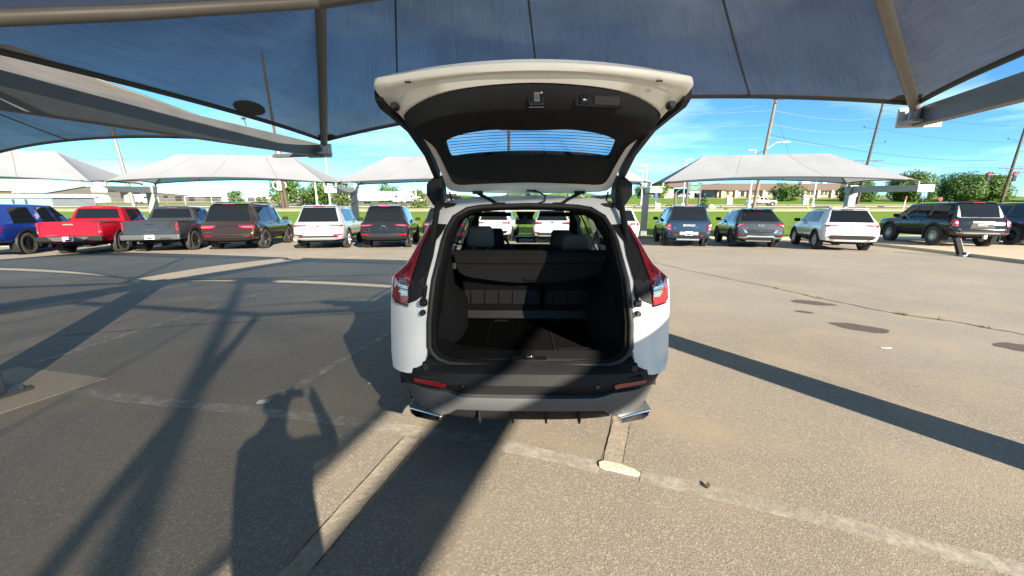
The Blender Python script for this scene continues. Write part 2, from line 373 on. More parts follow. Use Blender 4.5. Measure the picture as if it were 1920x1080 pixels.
sheet('service_road', XS, lambda x: frange(52.5, 59.5, 3), M_ROAD, zoff=.075)
sheet('main_road', XS, lambda x: frange(76, 93, 5), M_ROAD, zoff=.075)
sheet('truck_yard', [-75, -60, -45, -30, -14], lambda x: frange(94, 148, 8), M_ROAD, zoff=.085)
sheet('dry_field', [-900, -500, -250, -140, -110, -80], lambda x: frange(150, 158, 3)+[200, 300, 420], M_FIELD, zoff=.10)
sheet('plaza_forecourt', [45, 60, 80, 100, 120, 140], lambda x: frange(141, 150.4, 3), M_CONC, zoff=.08)
def strip_kerb(name, pts, w, h, mat):
    mb = MB(); n = len(pts); L = []
    for i, p in enumerate(pts):
        a = Vector(pts[max(0, i-1)]); b = Vector(pts[min(n-1, i+1)]); t = (b-a); t.z = 0; t.normalize(); nn = Vector((-t.y, t.x, 0))
        p = Vector(p); L.append([p+Vector((0, 0, -.05)), p+Vector((0, 0, h-.03)), p+nn*.03+Vector((0, 0, h)), p+nn*w+Vector((0, 0, h)), p+nn*w+Vector((0, 0, -.05))])
    mb.rings(L, caps=True)
    return tag(mb.build(name, mat, smooth=40), kind='structure')
strip_kerb('kerb', [(x, curb_y(x), gz(x, curb_y(x))) for x in frange(-60, 15.6, 50)], .16, .13, M_CURB)
strip_kerb('road_kerb', [(x, 52.2, gz(x, 52.2)+.05) for x in frange(-90, 90, 19)], .25, .11, M_CURB)
strip_kerb('road_kerb', [(x, 59.6, gz(x, 59.6)+.05) for x in frange(-90, 90, 19)], .25, .11, M_CURB)
strip_kerb('road_kerb', [(x, 75.7, gz(x, 75.7)+.05) for x in frange(-90, 120, 19)], .25, .11, M_CURB)
strip_kerb('road_kerb', [(x, 93.1, gz(x, 93.1)+.05) for x in frange(-12, 120, 15)], .25, .11, M_CURB)
# raised concrete island under the two black vehicles at the right
isl = [(15.2, 23.3), (16.6, 19.6), (16.75, 18.2), (16.55, 16.6), (16.2, 14.6), (15.75, 12.4), (15.5, 10.5), (34, 6), (40, 20), (34, 26)]
mb = MB(); mb.prism([(x, y, gz(x, min(y, 23.9))-.1) for x, y in isl], (0, 0, .215))
tag(mb.build('concrete_island', M_CONC, bevel=.02), kind='structure')

# flat marks on the lot
def ground_strip(name, pts, w, mat, lift=.004, w2=None, jag=0):
    mb = MB(); n = len(pts); dense = []
    for i in range(n-1):
        k = max(2, int((Vector(pts[i+1])-Vector(pts[i])).length/.18))
        for j in range(k): dense.append(Vector(pts[i]).lerp(Vector(pts[i+1]), j/k))
    dense.append(Vector(pts[-1])); m = len(dense)
    for i, p in enumerate(dense):
        t = dense[min(m-1, i+1)]-dense[max(0, i-1)]; t.normalize(); nn = Vector((-t.y, t.x))
        ww = lerp(w, w2 if w2 else w, i/(m-1))/2
        for s in (-1, 1):
            q = p + nn*s*(ww*(1+random.uniform(-jag, jag))); mb.v.append((q.x, q.y, gz(q.x, q.y)+lift))
    for i in range(m-1): mb.f.append((2*i, 2*i+1, 2*i+3, 2*i+2))
    return mb.build(name, mat, fix=False)
marks = [
 ('bay_line', [(-4.9, 3.60), (-3.38, 3.25), (-1.5, 2.90), (-.3, 2.62), (.56, 2.28)], .13, M_PAINT_LINE),
 ('bay_line', [(.80, 2.20), (1.56, 1.88), (2.4, 1.49), (4.5, .7)], .12, M_PAINT_LINE),
 ('bay_line', [(-5.12, 3.9), (-5.05, 6.7), (-4.70, 9.8)], .10, M_PAINT_LINE),
 ('bay_line', [(-2.02, 3.4), (-1.62, 5.3), (-1.0, 8.2)], .10, M_PAINT_LINE),
 ('bay_line', [(-7.9, 4.8), (-7.4, 7.5), (-6.9, 10.2)], .10, M_PAINT_LINE),
 ('bay_line', [(6.2, 18.9), (7.4, 22.8)], .10, M_PAINT_LINE), ('bay_line', [(9.35, 17.6), (10.3, 22.4)], .10, M_PAINT_LINE),
 ('bay_line', [(11.9, 17.4), (13.1, 22.2)], .10, M_PAINT_LINE), ('bay_line', [(-9.9, 17.2), (-10.6, 21.4)], .10, M_PAINT_LINE),
 ('bay_line', [(-6.8, 17.6), (-7.3, 22.2)], .10, M_PAINT_LINE), ('bay_line', [(-3.9, 17.6), (-4.3, 22.6)], .10, M_PAINT_LINE)]
for nm, pts, w, m in marks: tag(ground_strip(nm, pts, w, m, jag=.12), kind='structure')
tag(ground_strip('filled_strip', [(.652, 2.31), (.86, 2.90), (1.2, 4.0)], .125, M_PATCH, .0045, jag=.04), kind='structure')
tag(ground_strip('filled_strip', [(-.72, 2.62), (-.98, 1.55), (-1.2, .7)], .13, M_PATCH, .0045, jag=.04), kind='structure')
# thick cream paint blob where two lines meet
mb = MB(); P = [(.56, 2.33), (.60, 2.345), (.70, 2.31), (.775, 2.255), (.80, 2.21), (.775, 2.185), (.72, 2.20), (.64, 2.235), (.58, 2.25), (.555, 2.28)]
mb.prism([(x, y, gz(x, y)+.001) for x, y in P], (0, 0, .012)); tag(mb.build('paint_blob', M_PAINT_BLOB, bevel=.006, smooth=50), kind='structure')
def blob(name, cx, cy, rx, ry, rot, mat, lift, n=22, jag=.12):
    mb = MB()
    for k in range(n):
        a = 2*pi*k/n; r = 1+random.uniform(-jag, jag); x = cos(a)*rx*r; y = sin(a)*ry*r
        X = cx+x*cos(rot)-y*sin(rot); Y = cy+x*sin(rot)+y*cos(rot); mb.v.append((X, Y, gz(X, Y)+lift))
    mb.f.append(tuple(range(n))); return mb.build(name, mat, fix=False)
tag(blob('oil_stain', 5.33, 6.97, .33, .17, -.6, M_STAIN, .004), kind='structure')
tag(blob('oil_stain', 4.72, 6.31, .13, .08, -.6, M_STAIN, .004), kind='structure')
tag(blob('oil_stain', 4.87, 5.42, .33, .20, -.75, M_STAIN, .004), kind='structure')
tag(blob('oil_stain', 6.1, 4.55, .25, .2, -.75, M_STAIN, .004), kind='structure')
def wander(a, b, n, amp):
    a, b = Vector(a), Vector(b); t = (b-a).normalized(); nn = Vector((-t.y, t.x)); o = 0; out = []
    for i in range(n+1):
        o = o*.8 + random.uniform(-amp, amp); out.append(tuple(a.lerp(b, i/n) + nn*o))
    return out
crk = [(4.2, 13.5), (4.74, 11.1), (5.49, 8.67), (5.69, 7.5), (5.92, 6.8), (6.13, 6.14), (6.49, 5.77), (6.76, 5.09), (7.3, 3.5)]
cp = []
for a, b in zip(crk[:-1], crk[1:]): cp += wander(a, b, 8, .02)[:-1]
tag(ground_strip('pavement_crack', cp, .022, M_CRACK, .0045, jag=.5), kind='structure')
cp = []
for a, b in zip([(-6, 5.0), (-3.3, 6.0), (-1.4, 6.6)][:-1], [(-6, 5.0), (-3.3, 6.0), (-1.4, 6.6)][1:]): cp += wander(a, b, 14, .03)
tag(ground_strip('pavement_crack', cp, .016, M_CRACK, .0045, jag=.5), kind='structure')
cp = wander((-9, 9.2), (-1.5, 10.4), 40, .03)
tag(ground_strip('pavement_crack', cp, .03, M_CRACK, .0045, jag=.5), kind='structure')
for dx in (-.068, .068):
    tag(ground_strip('pavement_crack', wander((-.72+dx, 2.62), (-.98+dx, 1.55), 14, .006), .0038, M_CRACK, .0055, jag=.6), kind='structure')
    tag(ground_strip('pavement_crack', wander((.652+dx, 2.33), (.86+dx, 2.90), 8, .005), .0035, M_CRACK, .0055, jag=.6), kind='structure')
# weeds in the crack
wm_ = MB()
for i in range(170):
    t = random.choice([2.3, 2.6, 2.9, 3.2, 4.9, 5.0, 5.02, 5.05, 5.8, 6.5]) + random.uniform(-.06, .06); k = int(t); p = Vector(crk[k]).lerp(Vector(crk[k+1]), t-k)
    x, y = p.x+random.uniform(-.03, .03), p.y+random.uniform(-.03, .03); z = gz(x, y); a = random.uniform(0, 6.28); h = random.uniform(.012, .05); w = .006
    wm_.add([(x-w*sin(a), y+w*cos(a), z), (x+w*sin(a), y-w*cos(a), z), (x+cos(a)*h*.8, y+sin(a)*h*.8, z+h)], [(0, 1, 2)])
tag(wm_.build('crack_weeds', M_LEAF3, fix=False), 'small green weeds growing along the long pavement crack', 'weeds', kind='stuff')
# grass blades along the verge beside the parked row
gb = MB()
for i in range(26000):
    x = random.uniform(-32, 24); y = curb_y(x)+.18+abs(random.gauss(0, 1))*7
    if y > 50: continue
    z = gz(x, y)+.045; a = random.uniform(0, 6.28); h = random.uniform(.04, .11); w = random.uniform(.012, .03)
    gb.add([(x-w*sin(a), y+w*cos(a), z), (x+w*sin(a), y-w*cos(a), z), (x+cos(a)*h*.6, y+sin(a)*h*.6, z+h)], [(0, 1, 2)])
M_BLADE = leaf_mat('grass_blade', (.07, .14, .008), (.20, .25, .03))
tag(gb.build('verge_grass', M_BLADE, fix=False), 'short mown grass on the verge beyond the kerb', 'grass', kind='stuff')
# litter
def litter(label, x, y, d, rz, mat, name='litter_scrap'):
    b = MB(); b.box((0, 0, d[2]/2+.006), d, 0, .12); b.box((d[0]*.4, d[1]*.3, d[2]/2+.012), (d[0]*.5, d[1]*.5, d[2]*.7), .5, -.2)
    o = b.build(name, mat); o.location = (x, y, gz(x, y)); o.rotation_euler = (0, 0, rz); tag(o, label, 'litter')
M_RUST = pbr('rusty_scrap', (.10, .045, .03), .8); M_PAPER = pbr('pale_paper', (.55, .55, .52), .8)
litter('small dark scrap on the sunlit asphalt right of the white SUV', 1.16, 2.09, (.035, .02, .01), .6, M_RUST)
litter('flat pale paper scrap on the asphalt at the photographer shadow head', -2.13, 3.18, (.10, .05, .003), .2, M_PAPER, 'paper_scrap')
litter('tiny pale paper bit left of the white SUV bumper', -1.35, 3.55, (.03, .02, .003), .9, M_PAPER, 'paper_scrap')
litter('pale straw scrap lying on the asphalt near the largest oil stain', 4.45, 4.55, (.10, .02, .004), -.3, M_PAPER, 'straw_scrap')

# ------------------------------------------------------------------ shade canopies
def edge_curve(a, b, arch, inw, n, inward):
    out = []
    for i in range(n+1):
        t = i/n; k = 4*t*(1-t); p = a.lerp(b, t) + Vector((0, 0, arch*k)) + inward*inw*k; out.append(p)
    return out
def canopy(name, label, FL, FR, RR, RL, e, rise, arch, inw, mat, seams=(.18, .45, .76), tube_mat=None, tr=.055, hem=.03, e_s=None, seam_r=.011, n=22, group=None, cat='canopy', patch=False, side_arch=.08, stub=.22):
    FL, FR, RR, RL = [Vector(p) for p in (FL, FR, RR, RL)]
    root = empty(name, label, cat, FL, 0, group)
    P = lambda v: v-FL
    FL, FR, RR, RL = P(FL), P(FR), P(RR), P(RL)
    ux = (FR-FL).normalized(); mid = (FL+FR+RR+RL)/4
    ml, mr = (FL+RL)/2, (FR+RR)/2
    AL = ml + (mr-ml).normalized()*e + Vector((0, 0, rise)); AR = mr + (ml-mr).normalized()*e + Vector((0, 0, rise))
    def face(nm, a, b, ta, tb, arch=arch):
        inward = (((ta+tb)/2)-((a+b)/2)); inward.z = 0; inward.normalize()
        ec = edge_curve(a, b, arch, inw, n, inward); L = (b-a).length; m = 8; mb = MB(); mb.uv = []
        nrm = (b-a).cross((ta+tb)/2-a).normalized(); nrm = nrm if nrm.z > 0 else -nrm
        H = ((ta+tb)/2-(a+b)/2).length
        for i in range(n+1):
            t = i/n; top = ta.lerp(tb, t)
            for j in range(m+1):
                s = j/m; p = ec[i].lerp(top, s) - nrm*(.10*4*s*(1-s)*(.3+.7*4*t*(1-t)))*.55
                mb.v.append(tuple(p)); mb.uv.append((s*H, t*L*(1-.6*s)) if (ta-tb).length < .01 else (t*L, s*H))
        for i in range(n):
            for j in range(m):
                q = i*(m+1)+j; mb.f.append((q, q+m+1, q+m+2, q+1))
        o = mb.build(nm, mat, root, smooth=60)
        hb = MB(); hb.tube([p+Vector((0, 0, -.005)) for p in ec], hem, 6); hb.build('edge_hem', M_HEM, o, smooth=60)
        return o, ec, m, mb
    fo, ec, m, fmb = face('front_cloth', FL, FR, AL, AR)
    for s in seams:
        i = round(s*n); col_ = [Vector(fmb.v[i*(m+1)+j])+Vector((0, 0, -.008)) for j in range(m+1)]
        MB().tube(col_, seam_r, 5).build('seam', M_HEM, fo, smooth=60)
    ro, ec2, m2, rmb = face('rear_cloth', RR, RL, AR, AL)
    for s in seams:
        i = round(s*n); col_ = [Vector(rmb.v[i*(m2+1)+j])+Vector((0, 0, -.008)) for j in range(m2+1)]
        MB().tube(col_, seam_r, 5).build('seam', M_HEM, ro, smooth=60)
    lo, ecl, ml_, lmb = face('left_cloth', RL, FL, AL, AL, side_arch)
    face('right_cloth', FR, RR, AR, AR, side_arch)
    dn = Vector((0, 0, -.075))
    for a, b in ((FL, AL), (RL, AL), (FR, AR), (RR, AR)):
        MB().tube([a+Vector((0, 0, -.06)), a.lerp(b, .5)+dn-Vector((0, 0, .01)), b+dn], tr, 12).build('hip_tube', tube_mat or M_TUBE, root, smooth=60)
    MB().tube([AL+dn, AR+dn], tr*1.1, 12).build('ridge_tube', tube_mat or M_TUBE, root, smooth=60)
    for a in (FL, FR, RR, RL):
        sb = MB(); sb.tube([a+Vector((0, 0, -stub)), a+Vector((0, 0, -.03))], tr*1.05, 12); sb.box((a.x, a.y, a.z-stub), (.2, .2, .03))
        sb.build('corner_stub', tube_mat or M_STEEL, root, smooth=50)
    for a in (FL, FR, RR, RL):   # reinforcing cloth at each corner
        d1 = (mid-a); d1.z = 0; d1.normalize(); r1 = Matrix.Rotation(.7, 3, 'Z') @ d1; r2 = Matrix.Rotation(-.7, 3, 'Z') @ d1
        pb = MB(); pb.prism([a+Vector((0, 0, -.022)), a+r1*.34+Vector((0, 0, .045)), a+d1*.33+Vector((0, 0, .075)), a+r2*.34+Vector((0, 0, .045))], (0, 0, -.006)); pb.build('corner_patch', M_HEM, root)
    if patch:                    # round repair patch and clip at the middle of the left edge
        i = int(n*.60); q = [Vector(lmb.v[i*(ml_+1)+j]) for j in range(4)]
        cpos = q[0].lerp(q[1], .55); tx = (Vector(lmb.v[(i+2)*(ml_+1)])-Vector(lmb.v[(i-2)*(ml_+1)])).normalized(); ty = (q[2]-q[0]).normalized()
        pb = MB(); pb.prism([cpos+tx*cos(k*pi/10)*.25+ty*(sin(k*pi/10)*.13+.06)+Vector((0, 0, -.03)) for k in range(20)], (0, 0, -.006)); pb.build('cloth_patch', M_HEM, lo)
        cb = MB(); cb.tube([q[0]+Vector((0, 0, -.02)), q[0]+tx*.04+Vector((0, 0, -.14))], .012, 6); cb.lathe([(.03, -.01), (.03, .01)], 10, tuple(q[0]+Vector((0, 0, -.06)))); cb.build('cable_clip', M_CHROME, root)
    return root
YAW = rad(-13.8)
E1 = Vector((cos(YAW), sin(YAW), 0)); E2 = Vector((sin(YAW), -cos(YAW), 0))   # along the row to the right; back towards the sun
CR = Vector((5.2, 5.6, 2.80)); TILT = .020                                    # front right corner; the row falls to the left
def rowp(k, s, dz=0): return CR - E1*k + E2*s + Vector((0, 0, -TILT*k + .045*s + dz))
W0, D0 = 8.85, 4.75
GAP = 1.0
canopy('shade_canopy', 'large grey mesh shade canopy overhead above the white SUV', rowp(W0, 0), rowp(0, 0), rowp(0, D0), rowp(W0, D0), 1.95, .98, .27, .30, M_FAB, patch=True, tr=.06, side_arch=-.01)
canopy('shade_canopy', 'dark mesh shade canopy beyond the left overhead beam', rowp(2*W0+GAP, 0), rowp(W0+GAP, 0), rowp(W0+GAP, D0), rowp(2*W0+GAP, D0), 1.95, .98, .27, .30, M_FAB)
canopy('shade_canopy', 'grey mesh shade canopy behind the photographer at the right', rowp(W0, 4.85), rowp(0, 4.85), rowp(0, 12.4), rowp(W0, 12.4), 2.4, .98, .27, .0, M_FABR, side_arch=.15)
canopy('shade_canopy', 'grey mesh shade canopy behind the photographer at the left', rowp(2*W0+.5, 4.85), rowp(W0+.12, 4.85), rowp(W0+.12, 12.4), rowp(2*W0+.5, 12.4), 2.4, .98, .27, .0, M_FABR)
def shade_frame(name, label, base, top_z, f_end, r_end, mat, post=(.30, .30), beam_d=(.20, .33), beam_w=.16, group=None, stub_side=(), plate=True, pmat=None):
    """post with a tapered beam running from f_end (near) over the post to r_end (far)"""
    base, f_end, r_end = Vector(base), Vector(f_end), Vector(r_end)
    root = empty(name, label, 'steel frame', base, 0, group)
    d = (f_end-r_end); d.z = 0; d.normalize(); n = Vector((-d.y, d.x, 0)); ang = math.atan2(d.y, d.x)
    pb = MB(); pb.box((0, 0, (top_z-base.z)/2), (post[0], post[1], top_z-base.z+.1), ang); pb.build('post', pmat or mat, root, bevel=.02)
    fb = MB(); fb.box((0, 0, .015), (post[0]+.2, post[1]+.2, .03), ang)
    for i in (-1, 1):
        for j in (-1, 1):
            q = d*i*(post[0]/2+.06)+n*j*(post[1]/2+.06); fb.lathe([(.018, .02), (.018, .06)], 8, (q.x, q.y, 0))
    fb.build('base_plate', mat, root)
    t = Vector((base.x, base.y, top_z))
    for nm, end in (('beam', f_end), ('beam', r_end)):
        L = (Vector((end.x, end.y, 0))-Vector((t.x, t.y, 0))).length
        if L < .4: continue
        secs = []
        for k, p in ((0, t), (.5, t.lerp(end, .5)), (1, end)):
            dep = lerp(beam_d[1], beam_d[0], k); w = beam_w; q = p-base
            secs.append([q+n*w/2, q+n*w/2+Vector((0, 0, -dep)), q-n*w/2+Vector((0, 0, -dep)), q-n*w/2])
        MB().rings(secs).build(nm, mat, root, bevel=.012)
        if plate:
            q = end-base; MB().box(tuple(q+Vector((0, 0, -beam_d[0]/2))+(end-t).normalized()*.02), (.03, beam_w+.34, beam_d[0]+.03), ang).build('end_plate', M_STEELW, root, bevel=.004)
    kb = MB(); kb.box(tuple(t-base+Vector((0, 0, -.16))), (post[0]+.14, post[1]+.06, .36), ang); kb.build('knuckle', mat, root, bevel=.02)
    return root
# our row: columns between the front and the rear canopies
for k, lab in ((-.14, 'steel column and beam just right of the overhead canopy'), (W0+.21, 'steel column and long overhead beam left of the white SUV'), (2*W0+GAP+.2, 'farthest left steel column of the overhead canopy row')):
    b = rowp(k, 4.68); fe = rowp(k, -.12, -.04); re_ = rowp(k, 12.55, -.10); tz = b.z-.08
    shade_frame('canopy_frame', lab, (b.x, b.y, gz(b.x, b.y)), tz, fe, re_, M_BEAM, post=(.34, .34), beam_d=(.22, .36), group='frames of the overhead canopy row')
ob = bpy.data.objects['canopy_frame.001']; q0 = ob.location
for ss in (.05, D0):
    bb = MB(); bb.box(tuple((rowp(W0+.21, ss, -.24)+rowp(W0+GAP, ss, -.24))/2-q0), (GAP-.1, .12, .06), YAW); bb.build('bracket', M_BEAM, ob, bevel=.01)
# concrete pads at the column feet
for k in (-.14, W0+.21):
    b = rowp(k, 4.68); cx, cy = b.x, b.y; q = [Vector((cx, cy, 0))+E1*i*.62+E2*j*.62 for i, j in ((-1, -1), (1, -1), (1, 1), (-1, 1))]
    pb = MB(); pb.prism([(p.x, p.y, gz(p.x, p.y)-.03) for p in q], (0, 0, .038)); tag(pb.build('column_pad', M_CONC), kind='structure')
# far row of pale canopies over the parked vehicles, fanned along the kerb
def fr(px, Y, z): return Vector((px, Y, z))
frames = [  # near beam end, post foot
 ((-18.4, 18.6), (-20.2, 23.3)), ((-8.75, 20.1), (-9.5, 25.0)), ((6.95, 20.1), (8.05, 25.0)), ((17.05, 17.2), (18.25, 22.4))]
flab = ['grey steel canopy frame rising behind the grey pickup', 'grey steel canopy frame rising beside the silver SUV', 'grey steel canopy frame rising left of the navy SUV', 'pale steel canopy frame rising behind the white SUV with red lamps']
for (ne, pf), lab in zip(frames, flab):
    z0 = -.70; zt = 2.20
    d = (Vector(pf)-Vector(ne)).normalized(); far = Vector(pf)+d*.25
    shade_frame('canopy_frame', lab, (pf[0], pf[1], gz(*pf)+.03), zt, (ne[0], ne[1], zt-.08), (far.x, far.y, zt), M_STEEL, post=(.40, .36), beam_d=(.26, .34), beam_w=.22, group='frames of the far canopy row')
def far_canopy(a, b, lab, za=2.32, zb=2.32, rise=1.38, seams=(.18, .45, .76)):
    (na, pa), (nb, pb_) = a, b
    na, pa, nb, pb_ = Vector(na), Vector(pa), Vector(nb), Vector(pb_)
    u = (nb-na).normalized()*.28
    FL = Vector((na.x+u.x, na.y+u.y, za)); FR = Vector((nb.x-u.x, nb.y-u.y, zb)); RR = Vector((pb_.x-u.x, pb_.y-u.y, zb+.05)); RL = Vector((pa.x+u.x, pa.y+u.y, za+.05))
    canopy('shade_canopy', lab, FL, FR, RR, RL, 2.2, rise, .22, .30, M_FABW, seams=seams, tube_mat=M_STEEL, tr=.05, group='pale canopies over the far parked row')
lf = ((-29.5, 15.0), (-32.0, 19.6))
far_canopy(lf, frames[0], 'pale shade canopy above the red pickup at the far left', 2.30, 2.30, 1.42)
far_canopy(frames[0], frames[1], 'pale shade canopy above the grey pickup and the brown SUV')
far_canopy(frames[1], frames[2], 'pale shade canopy beyond the white SUV above the black SUV', seams=(.15, .27, .5, .75))
far_canopy(frames[2], frames[3], 'pale shade canopy above the navy and charcoal SUVs at the right', 2.32, 2.30, 1.36, seams=(.30, .66))
# ------------------------------------------------------------------ wheels (shared by every vehicle)
WHEEL = {}
def wheel_meshes(r, w, style, rimr):
    key = (r, w, style, rimr)
    if key in WHEEL: return WHEEL[key]
    t = MB(); hw = w/2
    t.lathe([(rimr, -hw*.85), (r*.80, -hw), (r*.93, -hw*.98), (r*.99, -hw*.82), (r, -hw*.5), (r, hw*.5), (r*.99, hw*.82), (r*.93, hw*.98), (r*.80, hw), (rimr, hw*.85)], 30, axis='X', caps=False)
    for k in range(36):       # tread blocks
        a = 2*pi*k/36
        for sx in (-.55, 0, .55):
            a2 = a + (0 if sx else pi/36)
            t.box((sx*hw, cos(a2)*(r+.001), sin(a2)*(r+.001)), (hw*.46, r*.10, .014), rx=a2-pi/2+pi/2 if False else a2+pi/2)
    tm = t.build('tyre', M_TYRE, smooth=40); tme = tm.data; bpy.data.objects.remove(tm)
    q = MB()                  # rim: barrel, lip and spokes, outer face towards +x
    q.lathe([(rimr*.99, -hw*.6), (rimr*.99, hw*.80), (rimr*.93, hw*.86), (rimr*.90, hw*.62), (rimr*.90, hw*.05), (.02, hw*.05)], 28, axis='X')
    nsp = {'b6': 6, 's10': 10, 's5': 5, 'tr': 12}[style]
    for k in range(nsp):
        a = 2*pi*k/nsp; b = Matrix.Rotation(a, 3, 'X'); L = rimr*.92; ww = rimr*(.9/nsp+.035)
        vs = [b @ Vector(p) for p in ((hw*.35, -ww, .03), (hw*.35, ww, .03), (hw*.35, ww*.7, L), (hw*.35, -ww*.7, L), (hw*.70, -ww*.7, .03), (hw*.70, ww*.7, .03), (hw*.80, ww*.5, L), (hw*.80, -ww*.5, L))]
        q.hexa(vs[:4], vs[4:])
    q.lathe([(rimr*.22, hw*.3), (rimr*.22, hw*.74), (rimr*.15, hw*.80), (.005, hw*.80)], 14, axis='X')
    rm = q.build('rim', M_RIMB, smooth=35); rme = rm.data; bpy.data.objects.remove(rm)
    WHEEL[key] = (tme, rme); return WHEEL[key]
def add_wheel(parent, x, y, z, r, w, style='b6', rimr=None, rim_mat=None, steer=0):
    rimr = rimr or r*.62; tme, rme = wheel_meshes(r, w, style, rimr)
    key = ('rim', id(rme), rim_mat.name if rim_mat else 'd')
    if rim_mat:
        if key not in WHEEL:
            c = rme.copy(); c.materials.clear(); c.materials.append(rim_mat); WHEEL[key] = c
        rme = WHEEL[key]
    t = bpy.data.objects.new('wheel', tme.copy() if False else tme); C.objects.link(t); t.parent = parent; t.location = (x, y, z)
    t.rotation_euler = (random.uniform(0, .5), 0, (0 if x > 0 else pi)+steer)
    k = bpy.data.objects.new('rim', rme); C.objects.link(k); k.parent = t
    return t
# ------------------------------------------------------------------ the white SUV with its tailgate open
SUV = empty('suv', 'white SUV seen from behind with its tailgate raised and empty boot', 'car', (.105, 2.2, -.066))
SUV.rotation_euler = (-math.atan(.03), 0, rad(-1.0))
# rear outline (outer) and boot opening (inner), right half, bottom to roof centre
RO = [(.885, .235, .615), (.892, .241, .713), (.889, .254, .904), (.886, .271, 1.061), (.873, .276, 1.199), (.788, .316, 1.283), (.728, .418, 1.408), (.685, .526, 1.518), (.628, .609, 1.615), (.578, .675, 1.680), (.46, .702, 1.706), (.233, .720, 1.718), (0, .735, 1.722)]
RI = [(.655, .092, .640), (.622, .107, .798), (.619, .116, .944), (.605, .134, 1.076), (.589, .157, 1.203), (.572, .237, 1.307), (.559, .345, 1.424), (.543, .421, 1.495), (.507, .504, 1.573), (.425, .561, 1.625), (.335, .577, 1.640), (.189, .585, 1.647), (0, .589, 1.651)]
rows_n = len(RO)
def sec(y, pts): return [(p[0], y if len(p) < 3 else p[2], p[1]) for p in pts]
sill0 = (.84, .34, .52)
sta = [[sill0]+RO]
def body_section(y, k=1.0, dz=0, rail=.64, top=1.715, belt=1.08):
    P = [(.885, .34), (.925, .55), (.935, .72), (.93, .92), (.915, 1.02), (.885, belt), (.835, belt+.13), (.775, belt+.28), (.715, belt+.42), (rail+.02, top-.11), (rail-.04, top-.055), (rail-.14, top-.022), (.26, top-.006), (0, top)]
    return [(x*k, y, z+dz) for x, z in P]
for y in (.95, 1.38, 1.48, 2.30, 2.42, 2.95): sta.append(body_section(y, .985 if y < 1 else 1, 0, .645, 1.72-.02*abs(y-1.6)))
sta.append([(x, y, z) for (x, z, y) in [(.885, .34, 3.3), (.925, .55, 3.3), (.935, .72, 3.3), (.93, .92, 3.3), (.915, 1.0, 3.3), (.885, 1.06, 3.3), (.85, 1.14, 3.3), (.80, 1.26, 3.28), (.75, 1.38, 3.26), (.70, 1.46, 3.22), (.64, 1.505, 3.20), (.52, 1.53, 3.18), (.27, 1.545, 3.17), (0, 1.55, 3.16)]])
sta.append([(x, y, z) for (x, z, y) in [(.885, .34, 3.85), (.925, .55, 3.85), (.935, .72, 3.85), (.925, .88, 3.85), (.905, .95, 3.85), (.88, 1.0, 3.85), (.86, 1.03, 3.85), (.83, 1.05, 3.85), (.80, 1.07, 3.86), (.76, 1.085, 3.88), (.70, 1.09, 3.9), (.55, 1.10, 3.95), (.28, 1.105, 3.98), (0, 1.11, 4.0)]])
sta.append([(x, y, z) for (x, z, y) in [(.84, .30, 4.45), (.88, .5, 4.45), (.89, .66, 4.45), (.87, .80, 4.45), (.84, .88, 4.45), (.81, .93, 4.45), (.79, .955, 4.45), (.76, .97, 4.45), (.73, .98, 4.45), (.69, .985, 4.46), (.62, .99, 4.47), (.48, 1.0, 4.5), (.25, 1.005, 4.52), (0, 1.01, 4.53)]])
sta.append([(x, y, z) for (x, z, y) in [(.70, .28, 4.66), (.74, .42, 4.68), (.75, .55, 4.69), (.73, .66, 4.69), (.70, .72, 4.69), (.68, .76, 4.68), (.66, .79, 4.68), (.63, .81, 4.68), (.6, .825, 4.68), (.56, .835, 4.69), (.5, .84, 4.69), (.38, .85, 4.7), (.2, .855, 4.71), (0, .86, 4.71)]])
NR = 14
def suv_hole(i, j):   # station interval i, row interval j
    if 5 <= j <= 8 and i in (1, 3, 5): return 'side'
    if 5 <= j <= 7 and i == 6: return 'side'
    if i in (6, 7) and j >= 10: return 'ws'
    return None
shell = MB(); lining = MB(); ws = MB(); sidew = {}
def both(mb, quad):
    mb.add(quad, [(0, 1, 2, 3)]); mb.add([(-p[0], p[1], p[2]) for p in quad], [(3, 2, 1, 0)])
for i in range(len(sta)-1):
    for j in range(NR-1):
        q = [sta[i][j], sta[i+1][j], sta[i+1][j+1], sta[i][j+1]]; h = suv_hole(i, j)
        if h == 'side':
            for s in (-1, 1): sidew.setdefault((i, s), MB()).add([(p[0]*s, p[1], p[2]) for p in q], [(0, 1, 2, 3)])
        elif h == 'ws': both(ws, q)
        else:
            both(shell, q)
            if i < 8:
                def inn(p): return (p[0]*.955-(.01 if p[0] > .1 else 0), p[1]+(.03 if i == 0 and p is q[0] else 0), p[2]-(.035 if p[2] > 1.3 else 0))
                both(lining, [inn(p) for p in q])
def weld(o, d=.0006):
    bm = bmesh.new(); bm.from_mesh(o.data); bmesh.ops.remove_doubles(bm, verts=bm.verts[:], dist=d); bmesh.ops.recalc_face_normals(bm, faces=bm.faces[:]); bm.to_mesh(o.data); bm.free()
def resmooth(o, a):
    me = o.data; me.polygons.foreach_set('use_smooth', [True]*len(me.polygons)); me.set_sharp_from_angle(angle=rad(a))
def subsurf(o, n=1):
    m = o.modifiers.new('subd', 'SUBSURF'); m.levels = n; m.render_levels = n
bo = shell.build('body_shell', M_WHITE, SUV); weld(bo); resmooth(bo, 38)
lo = lining.build('interior_lining', M_LINING, SUV); weld(lo); resmooth(lo, 40)
wo = ws.build('windscreen', M_WSHIELD, SUV); weld(wo); resmooth(wo, 60)
for (i, s), mb in sidew.items():
    o = mb.build('side_window', M_TINT if i < 5 else M_WSHIELD, SUV); weld(o); resmooth(o, 60)
